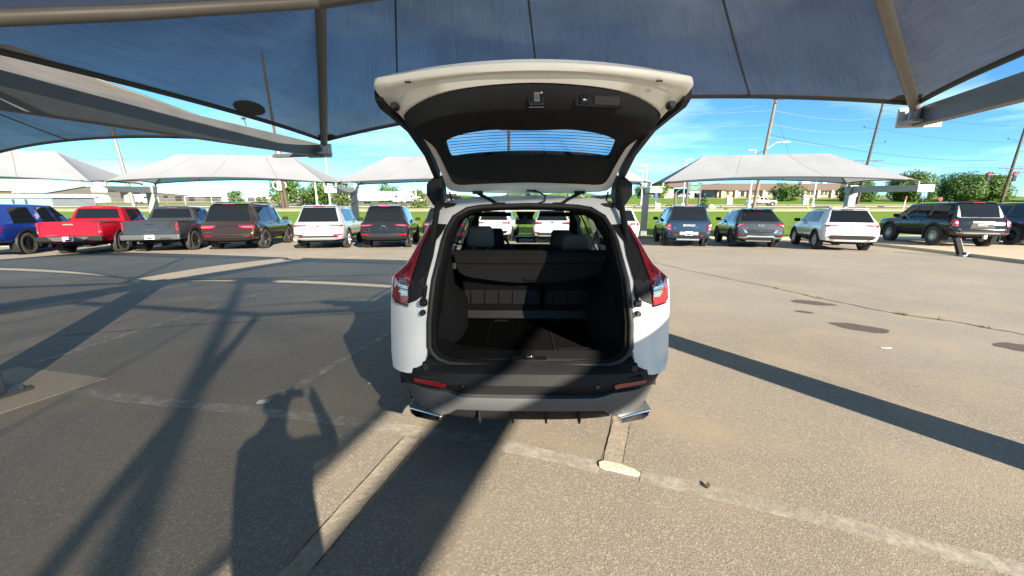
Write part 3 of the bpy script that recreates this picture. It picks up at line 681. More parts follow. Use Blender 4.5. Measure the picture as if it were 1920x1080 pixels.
# front closure: grille and lamps
fb = MB(); fb.prism([(x, 4.70, z) for x, z in ((-.72, .30), (.72, .30), (.74, .55), (.68, .76), (.5, .84), (-.5, .84), (-.68, .76), (-.74, .55))], (0, -.04, 0)); fb.build('front_fascia', M_WHITE, SUV, bevel=.02)
fg = MB(); fg.prism([(x, 4.745, z) for x, z in ((-.5, .50), (.5, .50), (.62, .76), (-.62, .76))], (0, -.05, 0)); fg.build('grille', M_GLOSSBLK, SUV)
for s in (-1, 1):
    hb = MB(); hb.box((s*.70, 4.60, .74), (.20, .25, .07), rz=-s*.5); hb.build('headlight', M_CLEAR, SUV, bevel=.02)
# rear frame between silhouette and opening, slightly bowed
MIDS = []
frm = MB()
for s in (1, -1):
    rings_ = []
    for o, i in zip(RO, RI):
        o, i = Vector(o), Vector(i); row = []
        for t in (0, .12, .3, .55, .8, 1):
            p = o.lerp(i, t); bow = .055*4*t*(1-t) if o.z < 1.5 else .02*4*t*(1-t); p.y -= bow*(1 if o.z < 1.25 else .6)
            row.append((p.x*s, p.y, p.z))
        row.append((i.x*s*.985, i.y+.06, i.z-(.01 if i.z > 1.5 else 0)))
        rings_.append(row)
    frm.rings(rings_, caps=False, closed=False)
fo = frm.build('rear_frame', M_WHITE, SUV); weld(fo); resmooth(fo, 45)
bm = bmesh.new(); bm.from_mesh(fo.data); bvh_f = BVHTree.FromBMesh(bm); bm.free()
TAIL = [(.648, 1.528), (.672, 1.515), (.748, 1.331), (.772, 1.289), (.848, 1.217), (.858, 1.100), (.834, 1.071), (.742, 1.061), (.732, 1.100), (.732, 1.259), (.716, 1.328), (.652, 1.51)]
BLK = [(.545, 1.527), (.655, 1.530), (.720, 1.335), (.736, 1.26), (.736, 1.063), (.681, 1.086), (.633, 1.124), (.60, 1.34), (.597, 1.428), (.569, 1.470)]
CLEAR = [(.795, 1.207), (.734, 1.223), (.735, 1.112), (.785, 1.108), (.812, 1.165)]
GLAM = [(.655, 1.50), (.668, 1.50), (.742, 1.34), (.76, 1.30), (.80, 1.235), (.735, 1.252), (.722, 1.33)]
def mx(pts, s): return [(p[0]*s, p[1]) for p in pts]
for s in (1, -1):
    b = mobj('corner_garnish', poly_patch(bvh_f, mx(BLK, s), 'Y', 1, .002, .012), M_BLACKPL, SUV)
    t = mobj('taillight', poly_patch(bvh_f, mx(TAIL, s), 'Y', 1, .004, .022), M_REDLENS, SUV)
    mobj('light_bar', poly_patch(bvh_f, mx([(.740, 1.255), (.848, 1.212), (.80, 1.232), (.737, 1.30)], s), 'Y', 1, .027, .003), M_DARKLENS, t)
    cl = mobj('clear_lens', poly_patch(bvh_f, mx(CLEAR, s), 'Y', 1, .027, .003), M_CLEAR, t)
    for k in range(5):
        z = 1.125+k*.019; mobj('reflector_rib', poly_patch(bvh_f, mx([(.738, z), (.800, z+.006), (.800, z+.011), (.738, z+.006)], s), 'Y', 1, .031, .004), M_GLOSSBLK if k % 2 else M_CHROME, t)
    MB().lathe([(.002, -.02), (.016, 0), (.016, .02), (.002, .03)], 12, (s*.765, .172, 1.165), 'Y').build('bulb', M_AMBER, t, smooth=40)
    mobj('lens_edge', poly_patch(bvh_f, mx([(.86, 1.098), (.834, 1.066), (.74, 1.056), (.736, 1.046), (.836, 1.055), (.868, 1.09)], s), 'Y', 1, .003, .018), M_GLOSSBLK, t)
    # rubber stop on the pillar flange, panel crease, strut
    MB().lathe([(.004, -.016), (.014, -.016), (.018, 0), (.018, .02)], 14, (s*.645, .098, 1.012), 'Y').build('rubber_stop', M_RUBBER, SUV, smooth=40)
    mobj('stop_bracket', poly_patch(bvh_f, mx([(.628, .975), (.676, .975), (.680, 1.06), (.632, 1.07)], s), 'Y', 1, .001, .004), M_WHITE, SUV)
    sb = MB(); sb.tube([(s*.632, .085, 1.085), (s*.626, .30, 1.35)], .0125, 10); sb.tube([(s*.626, .29, 1.338), (s*.614, .62, 1.765)], .0205, 12)
    sb.lathe([(.02, -.02), (.024, 0), (.02, .02)], 10, (s*.632, .085, 1.08), 'X'); sb.build('gas_strut', M_BLACKPL, SUV, smooth=50)
# rubber seal round the boot opening
BOT = [(.622, .107, .80), (.605, .104, .755), (.565, .102, .715), (.49, .100, .690), (.24, .098, .679), (0, .097, .674)]
loop = [(x*.985, y-.004, z) for x, y, z in RI[1:]][::-1] + [(x*.985, y-.004, z+.004) for x, y, z in BOT[1:]]
full = loop + [(-x, y, z) for x, y, z in loop[::-1][1:-1]]
MB().tube(full, .017, 8, closed=True).build('boot_seal', M_RUBBER, SUV, smooth=60)
inner = [(x*.965, y+.025, z-(.012 if z > 1.45 else -.008)) for x, y, z in full]
MB().tube(inner, .017, 8, closed=True).build('boot_seal', M_LINING, SUV, smooth=60)
# inner aperture trim: from the seal forwards
ap = [[(x*.955, y+.02, z-(.016 if z > 1.45 else 0)) for x, y, z in full], [(x*.965, y+.32, z-(.03 if z > 1.45 else -.005)) for x, y, z in full]]
MB().rings(ap, caps=False).build('aperture_trim', M_LINING, SUV, smooth=50)

# bumper ---------------------------------------------------------------
def bump_row(z, y0, hw, sweep=.26, n=28, droop=0):
    out = []
    for i in range(n+1):
        t = -1+2*i/n; a = abs(t); x = hw*t
        out.append((x, y0 + .035*a*a + sweep*a**7, z(x) if callable(z) else z))
    if sweep > .1:
        zz = out[0][2]; dx, dy = (.02, .40) if zz > .55 else (-.02, .22)
        out = [(out[0][0]-dx, out[0][1]+dy, zz)] + out + [(out[-1][0]+dx, out[-1][1]+dy, zz)]
    return out
def shell_rows(name, rows, mat, smooth=40, solid=0):
    mb = MB(); mb.rings(rows, caps=False, closed=False); o = mb.build(name, mat, SUV, smooth=smooth, solid=solid); return o
shell_rows('bumper_cover', [bump_row(.705, .13, .80, .2), bump_row(.688, .035, .845), bump_row(.665, .0, .868), bump_row(.60, -.015, .872), bump_row(.565, .0, .868), bump_row(.51, .015, .845), bump_row(.455, .05, .795)], M_BLACKPL, 35)
def sk_top(x): a = abs(x); return .528 if a < .42 else lerp(.528, .558, min(1, (a-.42)/.06))
def sk_bot(x): a = abs(x); return .447 if a < .44 else lerp(.447, .40, min(1, (a-.44)/.07)) if a < .66 else lerp(.40, .47, min(1, (a-.66)/.1))
shell_rows('skid_panel', [bump_row(lambda x: sk_top(x)+.006, .012, .775, .17), bump_row(sk_top, -.030, .775, .17), bump_row(lambda x: lerp(sk_top(x), sk_bot(x), .5), -.040, .775, .17), bump_row(sk_bot, -.026, .765, .17), bump_row(lambda x: sk_bot(x)-.006, .03, .76, .17)], M_SKID, 35)
shell_rows('diffuser', [bump_row(.452, -.012, .455, .02), bump_row(.40, .0, .49, .02), bump_row(.368, .02, .50, .02), bump_row(.355, .12, .50, .02)], M_BLACKPL, 35)
for x in (-.30, -.10, .10, .30):
    b = MB(); b.prism([(x-.006, -.022, .44), (x-.006, -.022, .385), (x-.006, .0, .352), (x-.006, .08, .35), (x-.006, .05, .44)], (.012, 0, 0)); b.build('diffuser_fin', M_BLACKPL, SUV, bevel=.003)
for s in (-1, 1):
    R_ = [(.496, .606), (.505, .582), (.700, .596), (.704, .612), (.692, .618), (.505, .610)]
    bm = bmesh.new()
    b = MB(); b.prism([(x*s, -.012+.035*(x/.87)**2+.26*(abs(x)/.87)**7-.010, z) for x, z in R_], (0, -.008, 0)); b.build('reflector', M_REDLENS, SUV, bevel=.002)
    bm.free()
    # exhaust finisher: chrome frame round a mouth, silver at the right, black at the left
    ex = [(.525, .412), (.735, .440), (.722, .402), (.690, .384), (.540, .374)]
    cx = sum(p[0] for p in ex)/5; cz = sum(p[1] for p in ex)/5
    yf = lambda x: -.050+.035*(x/.765)**2+.06*(x/.765)**7
    exo = [(x*s, yf(x), z) for x, z in ex]; exi = [((cx+(x-cx)*.90)*s, yf(x)-.003, cz+(z-cz)*.74) for x, z in ex]; exd = [((cx+(x-cx)*.82)*s, .16, cz+(z-cz)*.64) for x, z in ex]
    exb = [(x*s, yf(x)+.12, z) for x, z in ex]
    e = MB(); e.rings([exb, exo, exi], caps=False); q = e.build('exhaust_finisher', M_CHROME, SUV, smooth=30, bevel=.003)
    d = MB(); d.rings([exi, exd], caps=False); d.add(exd, [(0, 1, 2, 3, 4)]); d.build('exhaust_mouth', M_RIMS if s > 0 else M_GLOSSBLK, q, fix=False)
    MB().lathe([(.001, -.003), (.011, -.002), (.011, .004)], 16, (s*.40, -.014, .597), 'Y').build('parking_sensor', M_GLOSSBLK, SUV)
# sill protector above the bumper
sp = MB(); rowsS = []
for (z, y, hw) in ((.735, .115, .648), (.715, .085, .652), (.690, .060, .655), (.655, .045, .668), (.640, .010, .672), (.628, .005, .672)):
    rr = []
    for i in range(21):
        t = -1+2*i/20; zz = z
        if z > .66: zz = min(z, .672 + max(0, (abs(t)*hw-.50))*.75 + (z-.69)*.35 + .005)
        rr.append((hw*t, y+.02*t*t, zz))
    rowsS.append(rr)
sp.rings(rowsS, caps=False, closed=False); sp.build('sill_protector', M_BLACKPL, SUV, smooth=40)
for s in (-1, 1):
    MB().lathe([(.001, -.004), (.008, -.004), (.010, 0), (.018, 0), (.018, .006)], 16, (s*.625, .042, .690), 'Y').build('rubber_plug', M_RUBBER, SUV, smooth=30)
M_LEDGE = pbr('ledge_plastic', (.035, .035, .036), .5)
# boot interior ----------------------------------------------------------
b = MB(); b.box((0, .22, .690), (1.10, .18, .045)); b.build('sill_trim', M_TRIM, SUV, bevel=.015)
b = MB(); b.box((0, .150, .695), (.22, .07, .04)); b.box((0, .145, .722), (.05, .02, .02)); b.build('latch_striker', M_GLOSSBLK, SUV, bevel=.004)
MB().tube([(-.012, .135, .715), (-.012, .118, .735), (.012, .118, .735), (.012, .135, .715)], .005, 8).build('striker_loop', M_CHROME, SUV, smooth=50)
b = MB(); b.box((0, .72, .672), (1.12, .86, .03)); b.build('boot_floor', M_CARPET, SUV, bevel=.01)
for x0 in (-.30, -.06, .18, .40): 
    b = MB(); b.box((x0, .74, .689), (.010, .74, .005)); b.build('floor_rib', M_LINING, SUV)
b = MB(); b.box((0, .315, .690), (1.08, .02, .014), rz=.01); b.build('floor_edge_strip', M_RIMB, SUV, bevel=.003)
b = MB(); b.box((0, 1.165, .725), (1.04, .05, .075), rx=-.5); b.build('seat_base_ledge', M_LEDGE, SUV, bevel=.008)
for x in (-.22, .24):
    b = MB(); b.box((x, 1.10, .692), (.12, .03, .012)); b.build('floor_latch', M_TRIM, SUV, bevel=.004)
for x0, x1 in ((-.56, .135), (.145, .56)):
    b = MB(); b.box(((x0+x1)/2, 1.24, 1.00), (x1-x0, .10, .52), rx=-.12); o = b.build('seat_back', M_LINING, SUV, bevel=.03)
    b = MB(); b.box(((x0+x1)/2, 1.175, .88), (x1-x0-.04, .02, .125), rx=-.12); b.build('seat_back_panel', M_COVER, SUV, bevel=.012)
    for k in range(int((x1-x0)/.12)): 
        b = MB(); b.box((x0+.08+k*.12, 1.162, .88), (.006, .012, .11), rx=-.12); b.build('panel_rib', M_LINING, SUV)
# side trims with wheel-arch bulges
for s in (-1, 1):
    secs = []
    for y, xi, zt, xo in ((.17, .60, 1.20, .66), (.30, .585, 1.24, .70), (.45, .555, 1.28, .76), (.62, .49, 1.28, .80), (.95, .48, 1.28, .82), (1.18, .54, 1.28, .82)):
        secs.append([(s*xo, y, .66), (s*xi, y, .66), (s*xi, y, .92), (s*min(xo-.02, xi+.10), y, 1.02), (s*min(xo-.01, xi+.13), y, zt), (s*xo, y, zt)])
    b = MB(); b.rings(secs, caps=True); o = b.build('boot_side_trim', M_TRIM, SUV, smooth=40)
MB().box((.600, .40, 1.13), (.006, .03, .05)).build('boot_lamp', M_CLEAR, SUV, bevel=.004)
# cargo cover: cassette, drooping flap with a handle, end clip
MB().tube([(-.66, 1.06, 1.272), (.68, 1.06, 1.272)], .028, 12).build('cover_cassette', M_TRIM, SUV, smooth=50)
FL_ = [(-.60, 1.262), (.62, 1.262), (.612, 1.14), (.58, 1.10), (.52, 1.075), (.32, 1.035), (.10, 1.020), (.02, 1.028), (-.06, 1.020), (-.20, 1.030), (-.44, 1.062), (-.525, 1.085), (-.565, 1.115), (-.575, 1.15)]
b = MB(); b.prism([(x, 1.035+.25*(1.262-z), z) for x, z in FL_], (0, -.012, 0)); cv = b.build('cargo_cover', M_COVER, SUV, bevel=.004)
b = MB(); b.box((.02, 1.068, 1.056), (.105, .02, .022)); b.build('cover_handle', M_TRIM, cv, bevel=.006)
b = MB(); b.box((0, 1.034, 1.19), (1.16, .008, .004)); b.build('cover_crease', M_LINING, cv)
b = MB(); b.box((-.595, 1.03, 1.17), (.03, .02, .05)); b.box((-.635, 1.04, 1.175), (.05, .012, .015)); b.build('cover_clip', M_SKID, cv, bevel=.004)
# seats and headrests
def headrest(name, x, y, z, w, h, t, mat, parent=SUV, tilt=-.1):
    secs = []
    for k in range(9):
        f = k/8; zz = h*(f-.5); wv = w*(1-.16*f**2)*(1 if 0 < k < 8 else .86); tv = t*(1 if 0 < k < 8 else .6); ring = []
        for a in range(24):
            th = 2*pi*a/24; cx = math.copysign(abs(cos(th))**.45, cos(th))*wv/2; cy = math.copysign(abs(sin(th))**.6, sin(th))*tv/2
            ring.append((x+cx, y+cy+zz*tilt, z+zz))
        secs.append(ring)
    o = MB().rings(secs).build(name, mat, parent, smooth=60)
    b = MB()
    for sx in (-.06, .06): b.tube([(x+sx, y, z-h*.5-.06), (x+sx, y, z-h*.4)], .007, 8)
    b.build('headrest_post', M_CHROME, o, smooth=50)
    return o
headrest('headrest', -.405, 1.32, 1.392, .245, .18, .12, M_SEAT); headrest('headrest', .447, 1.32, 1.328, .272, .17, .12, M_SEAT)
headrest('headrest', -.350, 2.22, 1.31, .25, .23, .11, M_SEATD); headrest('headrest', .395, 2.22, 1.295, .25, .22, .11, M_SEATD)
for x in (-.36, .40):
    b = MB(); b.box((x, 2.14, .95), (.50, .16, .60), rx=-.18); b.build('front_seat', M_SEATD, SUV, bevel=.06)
b = MB(); b.box((0, 1.30, 1.262), (1.12, .10, .03)); b.build('parcel_edge', M_LINING, SUV, bevel=.01)
b = MB(); b.prism([(-.80, 3.3, 1.10), (-.78, 3.15, 1.19), (.78, 3.15, 1.19), (.80, 3.3, 1.10), (.80, 3.95, 1.03), (-.80, 3.95, 1.03)], (0, 0, -.35)); b.build('dashboard', M_LINING, SUV, bevel=.03)
b = MB(); b.box((.02, 3.05, 1.243), (.25, .03, .085)); sc_o = b.build('dash_screen', M_GLOSSBLK, SUV, bevel=.006)
b = MB(); b.box((.025, 3.033, 1.235), (.20, .004, .045)); b.build('screen_page', pbr('screen_paper', (.50, .52, .50), .5), sc_o)
b = MB(); b.box((.03, 2.55, .98), (.26, .5, .16)); b.build('centre_console', M_LINING, SUV, bevel=.04)
b = MB(); b.tube([(-.37+.185*cos(2*pi*k/24), 2.95+.06*sin(2*pi*k/24), 1.12+.175*sin(2*pi*k/24)) for k in range(24)], .015, 8, closed=True); b.build('steering_wheel', M_LINING, SUV, smooth=60)
b = MB(); b.box((.012, 2.92, 1.472), (.255, .03, .062)); b.tube([(.012, 2.93, 1.48), (.012, 3.0, 1.60)], .018, 8); b.build('rear_view_mirror', M_GLOSSBLK, SUV, bevel=.012)
b = MB(); b.prism([(-.11, 3.02, 1.60), (.14, 3.02, 1.60), (.09, 3.1, 1.49), (-.06, 3.1, 1.49)], (0, .06, 0)); b.build('camera_housing', M_LINING, SUV, bevel=.01)
for x in (-.38, .40):
    b = MB(); b.box((x, 2.98, 1.565), (.42, .16, .02), rx=-.25); b.build('sun_visor', M_LINING, SUV, bevel=.008)
b = MB(); b.box((0, 2.6, .30), (1.45, 3.0, .06)); b.build('floor_pan', M_LINING, SUV)
b = MB(); b.box((0, 1.25, .50), (1.5, .05, .36)); b.build('floor_step', M_LINING, SUV)
# roof fittings, mirrors, wheels
b = MB(); b.prism([(-.02, .92, 1.722), (-.02, 1.12, 1.722), (-.02, .97, 1.785), (-.02, .93, 1.785)], (.04, 0, 0)); b.build('roof_antenna', M_WHITE, SUV, bevel=.008)
for s in (-1, 1):
    MB().tube([(s*.635, .80, 1.69), (s*.65, .90, 1.725), (s*.655, 1.8, 1.735), (s*.65, 2.6, 1.715), (s*.64, 2.75, 1.67)], .016, 8).build('roof_rail', M_BLACKPL, SUV, smooth=50)
    b = MB(); b.box((s*1.0, 3.22, 1.09), (.20, .12, .14)); b.box((s*.90, 3.22, 1.06), (.08, .05, .04)); b.build('door_mirror', M_WHITE, SUV, bevel=.04)
    # wheel-arch lips
    for yc in (1.02, 3.72):
        b = MB(); b.rings([[(s*xx, yc+cos(a)*rr, .35+sin(a)*rr) for a in [pi*k/14 for k in range(15)]] for xx, rr in ((.90, .385), (.948, .385), (.948, .44), (.90, .44))], caps=False, closed=False); b.build('arch_trim', M_BLACKPL, SUV, smooth=50)
        add_wheel(SUV, s*.825, yc, .352, .352, .225, 's5', .245, M_RIMS)
    # hinge arms from the gate to the roof header
    b = MB(); b.box((s*.365, .735, 1.742), (.075, .03, .022)); b.tube([(s*.365, .735, 1.738), (s*.28, .66, 1.695), (s*.225, .60, 1.662)], .013, 8); b.box((s*.205, .588, 1.658), (.085, .03, .026)); b.build('hinge_arm', M_BLACKPL, SUV, bevel=.004)
    b = MB(); b.prism([(s*.50, .60, 1.665), (s*.585, .60, 1.67), (s*.575, .60, 1.625), (s*.54, .60, 1.61)], (0, .05, 0)); b.tube([(s*.54, .61, 1.62), (s*.545, .68, 1.68), (s*.565, .72, 1.745)], .006, 6); b.build('hinge_cover', M_BLACKPL, SUV)
MB().tube([(.03, .735, 1.752), (.07, .70, 1.745), (.115, .66, 1.715), (.11, .62, 1.68), (.06, .59, 1.662), (.02, .585, 1.655)], .006, 8).build('wiring_tube', M_RUBBER, SUV, smooth=50)
MB().box((.02, .735, 1.755), (.07, .02, .014)).build('wiring_grommet', M_RUBBER, SUV, bevel=.004)
# tailgate ----------------------------------------------------------------
L0 = [(0, -.12, 2.284), (.3, -.105, 2.279), (.55, -.07, 2.267), (.72, -.03, 2.256), (.815, .0, 2.25), (.812, .06, 2.215), (.76, .16, 2.16), (.665, .30, 2.07), (.615, .5, 1.945), (.592, .64, 1.835), (.56, .735, 1.757), (.35, .75, 1.742), (0, .75, 1.736)]
L1 = [(0, -.05, 2.245), (.28, -.04, 2.231), (.49, 0, 2.205), (.63, .06, 2.167), (.705, .125, 2.135), (.71, .165, 2.118), (.68, .21, 2.09), (.605, .32, 2.035), (.562, .5, 1.92), (.540, .61, 1.84), (.505, .665, 1.806), (.33, .68, 1.817), (0, .68, 1.828)]
L2 = [(0, .0, 2.122), (.28, .0, 2.116), (.47, .03, 2.092), (.58, .08, 2.072), (.66, .14, 2.052), (.662, .185, 2.046), (.625, .24, 2.026), (.570, .34, 1.98), (.540, .5, 1.888), (.518, .595, 1.818), (.48, .64, 1.792), (.32, .65, 1.798), (0, .65, 1.806)]
L3 = [(0, .245, 2.074), (.2, .24, 2.078), (.30, .245, 2.071), (.40, .25, 2.056), (.47, .26, 2.036), (.50, .275, 2.022), (.512, .29, 2.012), (.516, .35, 1.988), (.516, .44, 1.952), (.50, .49, 1.932), (.42, .50, 1.943), (.25, .50, 1.957), (0, .50, 1.964)]
def full_loop(h): return h + [(-x, y, z) for x, y, z in h[::-1][1:-1]]
def smooth_half(h, k=3):      # Catmull-Rom through the half loop
    out = []; n = len(h); V = [Vector(p) for p in h]; mir = lambda v: Vector((-v.x, v.y, v.z))
    for i in range(n-1):
        p0 = V[i-1] if i > 0 else mir(V[1]); p3 = V[i+2] if i < n-2 else mir(V[n-2]); p1, p2 = V[i], V[i+1]
        for j in range(k):
            t = j/k; out.append(tuple(.5*((2*p1)+(p2-p0)*t+(2*p0-5*p1+4*p2-p3)*t*t+(3*p1-p0-3*p2+p3)*t**3)))
    out.append(tuple(V[-1])); return out
Lm = lambda a, b, t, dz=0, dy=0: [tuple(Vector(p).lerp(Vector(q), t)+Vector((0, dy, dz))) for p, q in zip(a, b)]
S0, S1, S2, S3 = [full_loop(smooth_half(h)) for h in (L0, L1, L2, L3)]
hem = [(x*1.006, y-.004, z+.012) for x, y, z in S0]; top = [(x*1.0, y+.0, z+.035) for x, y, z in S0]
fl = MB(); fl.rings([top, hem, S0, Lm(S0, S1, .18, .004), Lm(S0, S1, .5, .022), Lm(S0, S1, .85, -.004), [(x, y, z+.004) for x, y, z in S1]], caps=False)
GATE = fl.build('tailgate', M_WPLAIN, SUV, smooth=50)
tr_ = MB(); tr_.rings([[(x*1.0, y, z+.01) for x, y, z in S1], S1, Lm(S1, S2, .15, -.006, -.012), Lm(S1, S2, .85, -.004, -.012), S2, Lm(S2, S3, .5, .012), S3, [(x*.985, y+.005, z+.03) for x, y, z in S3]], caps=False)
tr_.build('gate_trim', M_TRIM, GATE, smooth=35)
sk = MB(); sk.rings([top, [(x*.9, y*.9+.03, z+.065) for x, y, z in S0], [(x, y, z+.036) for x, y, z in S3]], caps=False); sk.build('outer_panel', M_WHITE, GATE, smooth=50)
gl = MB(); nS = len(S3); cz = [(x, y, z+.032) for x, y, z in S3]; gl.v = cz; gl.f = [tuple(range(nS))]
# glass as a fan of strips between mirrored points
gl = MB(); half = smooth_half(L3); m_ = len(half)
for h in half: gl.v += [(-h[0], h[1], h[2]+.03), (h[0], h[1], h[2]+.03)]
for i in range(m_-1): gl.f.append((2*i, 2*i+1, 2*i+3, 2*i+2))
og = gl.build('rear_glass', M_RGLASS, GATE, smooth=60)
for k in range(8):            # heater lines
    t = (k+.6)/8.4; y = lerp(.26, .49, t); pts = []
    for i in range(13):
        u = -1+i/6; x = u*.505; pts.append((x, y-.0*u, lerp(2.066, 1.962, t)+.016-.026*u*u))
    MB().tube(pts, .0016, 4).build('heater_line', M_HEAT, GATE)
# latch, switch plate, pull cup, bump stops, recess ribs
b = MB(); b.box((.018, -.030, 2.182), (.088, .03, .085), rx=-.35); o = b.build('latch_recess', M_GLOSSBLK, GATE, bevel=.012)
b = MB(); b.box((.02, -.048, 2.18), (.03, .02, .05), rx=-.35); b.lathe([(.002, -.008), (.007, -.006), (.007, .004)], 10, (.043, -.056, 2.20), 'Y'); b.box((.018, -.028, 2.138), (.075, .012, .006)); b.build('latch', M_CHROME, GATE, bevel=.002)
b = MB(); b.box((.335, -.034, 2.168), (.245, .012, .078), rx=-.35, ry=.06); sw = b.build('switch_plate', M_BLACKPL, GATE, bevel=.02)
b = MB(); b.box((.262, -.046, 2.170), (.05, .014, .045), rx=-.35, ry=.06); b.build('gate_button', M_GLOSSBLK, GATE, bevel=.008)
b = MB(); b.box((.263, -.0565, 2.165), (.018, .002, .004), rx=-.35); b.box((.260, -.0565, 2.169), (.010, .002, .004), rx=-.35); b.build('button_icon', M_PLATE, GATE)
b = MB(); b.box((.375, -.040, 2.164), (.135, .016, .054), rx=-.35, ry=.06); b.build('pull_cup', M_INK, GATE, bevel=.014)
for x in (-.115, .165):
    b = MB(); b.prism([(x-.012, -.052, 2.226), (x+.012, -.052, 2.226), (x+.016, -.006, 2.122), (x-.016, -.006, 2.122)], (0, .02, -.0)); b.build('trim_rib', M_TRIM, GATE, bevel=.008)
for s in (-1, 1):
    MB().lathe([(.004, -.03), (.016, -.03), (.022, 0), (.022, .02)], 14, (s*.735, .055, 2.165), 'Y').build('bump_stop', M_RUBBER, GATE, smooth=40)
    for x in (.63,):
        MB().box((s*x, -.058, 2.252), (.03, .012, .006)).build('drain_slot', M_INK, GATE)
    # black lamp backs and side garnish outside the flange
    out = [Vector((s*x, y, z)) for x, y, z in ((.80, .05, 2.20), (.795, .10, 2.17), (.755, .17, 2.135), (.69, .27, 2.075), (.635, .45, 1.96), (.612, .62, 1.835))]
    b = MB(); b.rings([[p+Vector((0, .0, -.015)), p+Vector((s*.045, .02, .0)), p+Vector((s*.05, .03, .05)), p+Vector((0, .02, .05))] for p in out], caps=True); b.build('side_garnish', M_BLACKPL, GATE, smooth=30)
    b = MB(); b.prism([(s*.600, .60, 1.835), (s*.655, .60, 1.835), (s*.705, .60, 1.795), (s*.708, .60, 1.72), (s*.668, .60, 1.655), (s*.615, .60, 1.60), (s*.590, .60, 1.70)], (0, .16, .03)); b.build('spoiler_fin', M_BLACKPL, GATE, bevel=.012)
b = MB(); b.prism([(-.60, .76, 1.80), (.60, .76, 1.80), (.58, .95, 1.79), (-.58, .95, 1.79)], (0, 0, .03)); b.build('spoiler', M_WHITE, GATE, bevel=.012)
bm = bmesh.new(); bm.from_mesh(bo.data); bvh_s = BVHTree.FromBMesh(bm); bm.free()
for s in (1, -1):
    for yy in (1.43, 2.36, 3.35): mobj('door_gap', poly_patch(bvh_s, [(yy, .50), (yy+.008, .50), (yy+.008, 1.06), (yy, 1.06)], 'X', s, .0005, .001), M_INK, SUV)
    for yy in (1.52, 2.46): mobj('door_handle', poly_patch(bvh_s, [(yy, .93), (yy+.20, .93), (yy+.20, .965), (yy, .965)], 'X', s, .002, .028), M_WHITE, SUV)
    mobj('sill_cladding', poly_patch(bvh_s, [(1.48, .35), (3.27, .35), (3.27, .50), (1.48, .50)], 'X', s, .002, .014), M_BLACKPL, SUV)
# ------------------------------------------------------------------ parked vehicles
def body_mesh(stations, wells):
    """stations: (y, clear, hw, belt, top, hwtop) from rear to front; wells: list of (y, z, r)"""
    rings_ = []
    for (y, c, hw, belt, top, ht) in stations:
        m = (c+belt)/2+.06
        h = [(.60*hw, c), (.93*hw, c+.04), (.985*hw, c+.2 if belt-c > .5 else lerp(c, belt, .35)), (hw, m), (.985*hw, belt-.08 if belt-c > .3 else lerp(c, belt, .75)), (.945*hw, belt), (ht+.02, max(belt+.005, top-.085)), (ht-.035, max(belt+.008, top-.03)), (ht-.16, top-.012), (0, top)]
        rings_.append([(x, y, z) for x, z in h] + [(-x, y, z) for x, z in h[::-1][1:]])
    mb = MB(); mb.rings(rings_, caps=True); o = mb.build('body', None)
    cut = MB()
    for (y, z, r) in wells:
        for s in (-1, 1): cut.lathe([(r, s*1.3), (r, s*.62)], 22, (0, y, z), 'X')
    return o, cut
M_WELL = pbr('wheel_well', (.012, .012, .012), .9)
def apply_bool(o, cutter_mb, mat, extra=None):
    o.data.materials.clear(); o.data.materials.append(mat); o.data.materials.append(M_WELL)
    co = cutter_mb.build('cutter', M_WELL)
    md = o.modifiers.new('cut', 'BOOLEAN'); md.operation = 'DIFFERENCE'; md.object = co; md.solver = 'EXACT'; md.material_mode = 'TRANSFER'
    dg = bpy.context.evaluated_depsgraph_get(); dg.update()
    me = bpy.data.meshes.new_from_object(o.evaluated_get(dg)); o.modifiers.clear(); o.data = me; bpy.data.objects.remove(co)
def plate(parent, y, z, style, rx=0, x=0):
    """dealer paper plate: white card with a row of dark marks over a tapering block"""
    b = MB(); b.box((x, y, z), (.31, .012, .16), rx=rx); o = b.build('licence_plate', M_PLATE if style == 'w' else M_INK, parent)
    ink, pap = (M_INK, M_PLATE) if style == 'w' else (M_PLATE, M_INK)
    b = MB()
    for k in range(4): b.lathe([(.001, -.003), (.026, -.003), (.026, .002)], 10, (x-.105+k*.07, y-.009, z+.035), 'Y')
    b.build('plate_mark', ink, o)
    b = MB(); b.prism([(x-.11, y-.010, z-.01), (x+.11, y-.010, z-.01), (x+.07, y-.010, z-.065), (x-.07, y-.010, z-.065)], (0, .003, 0)); b.build('plate_mark', ink, o)
    return o
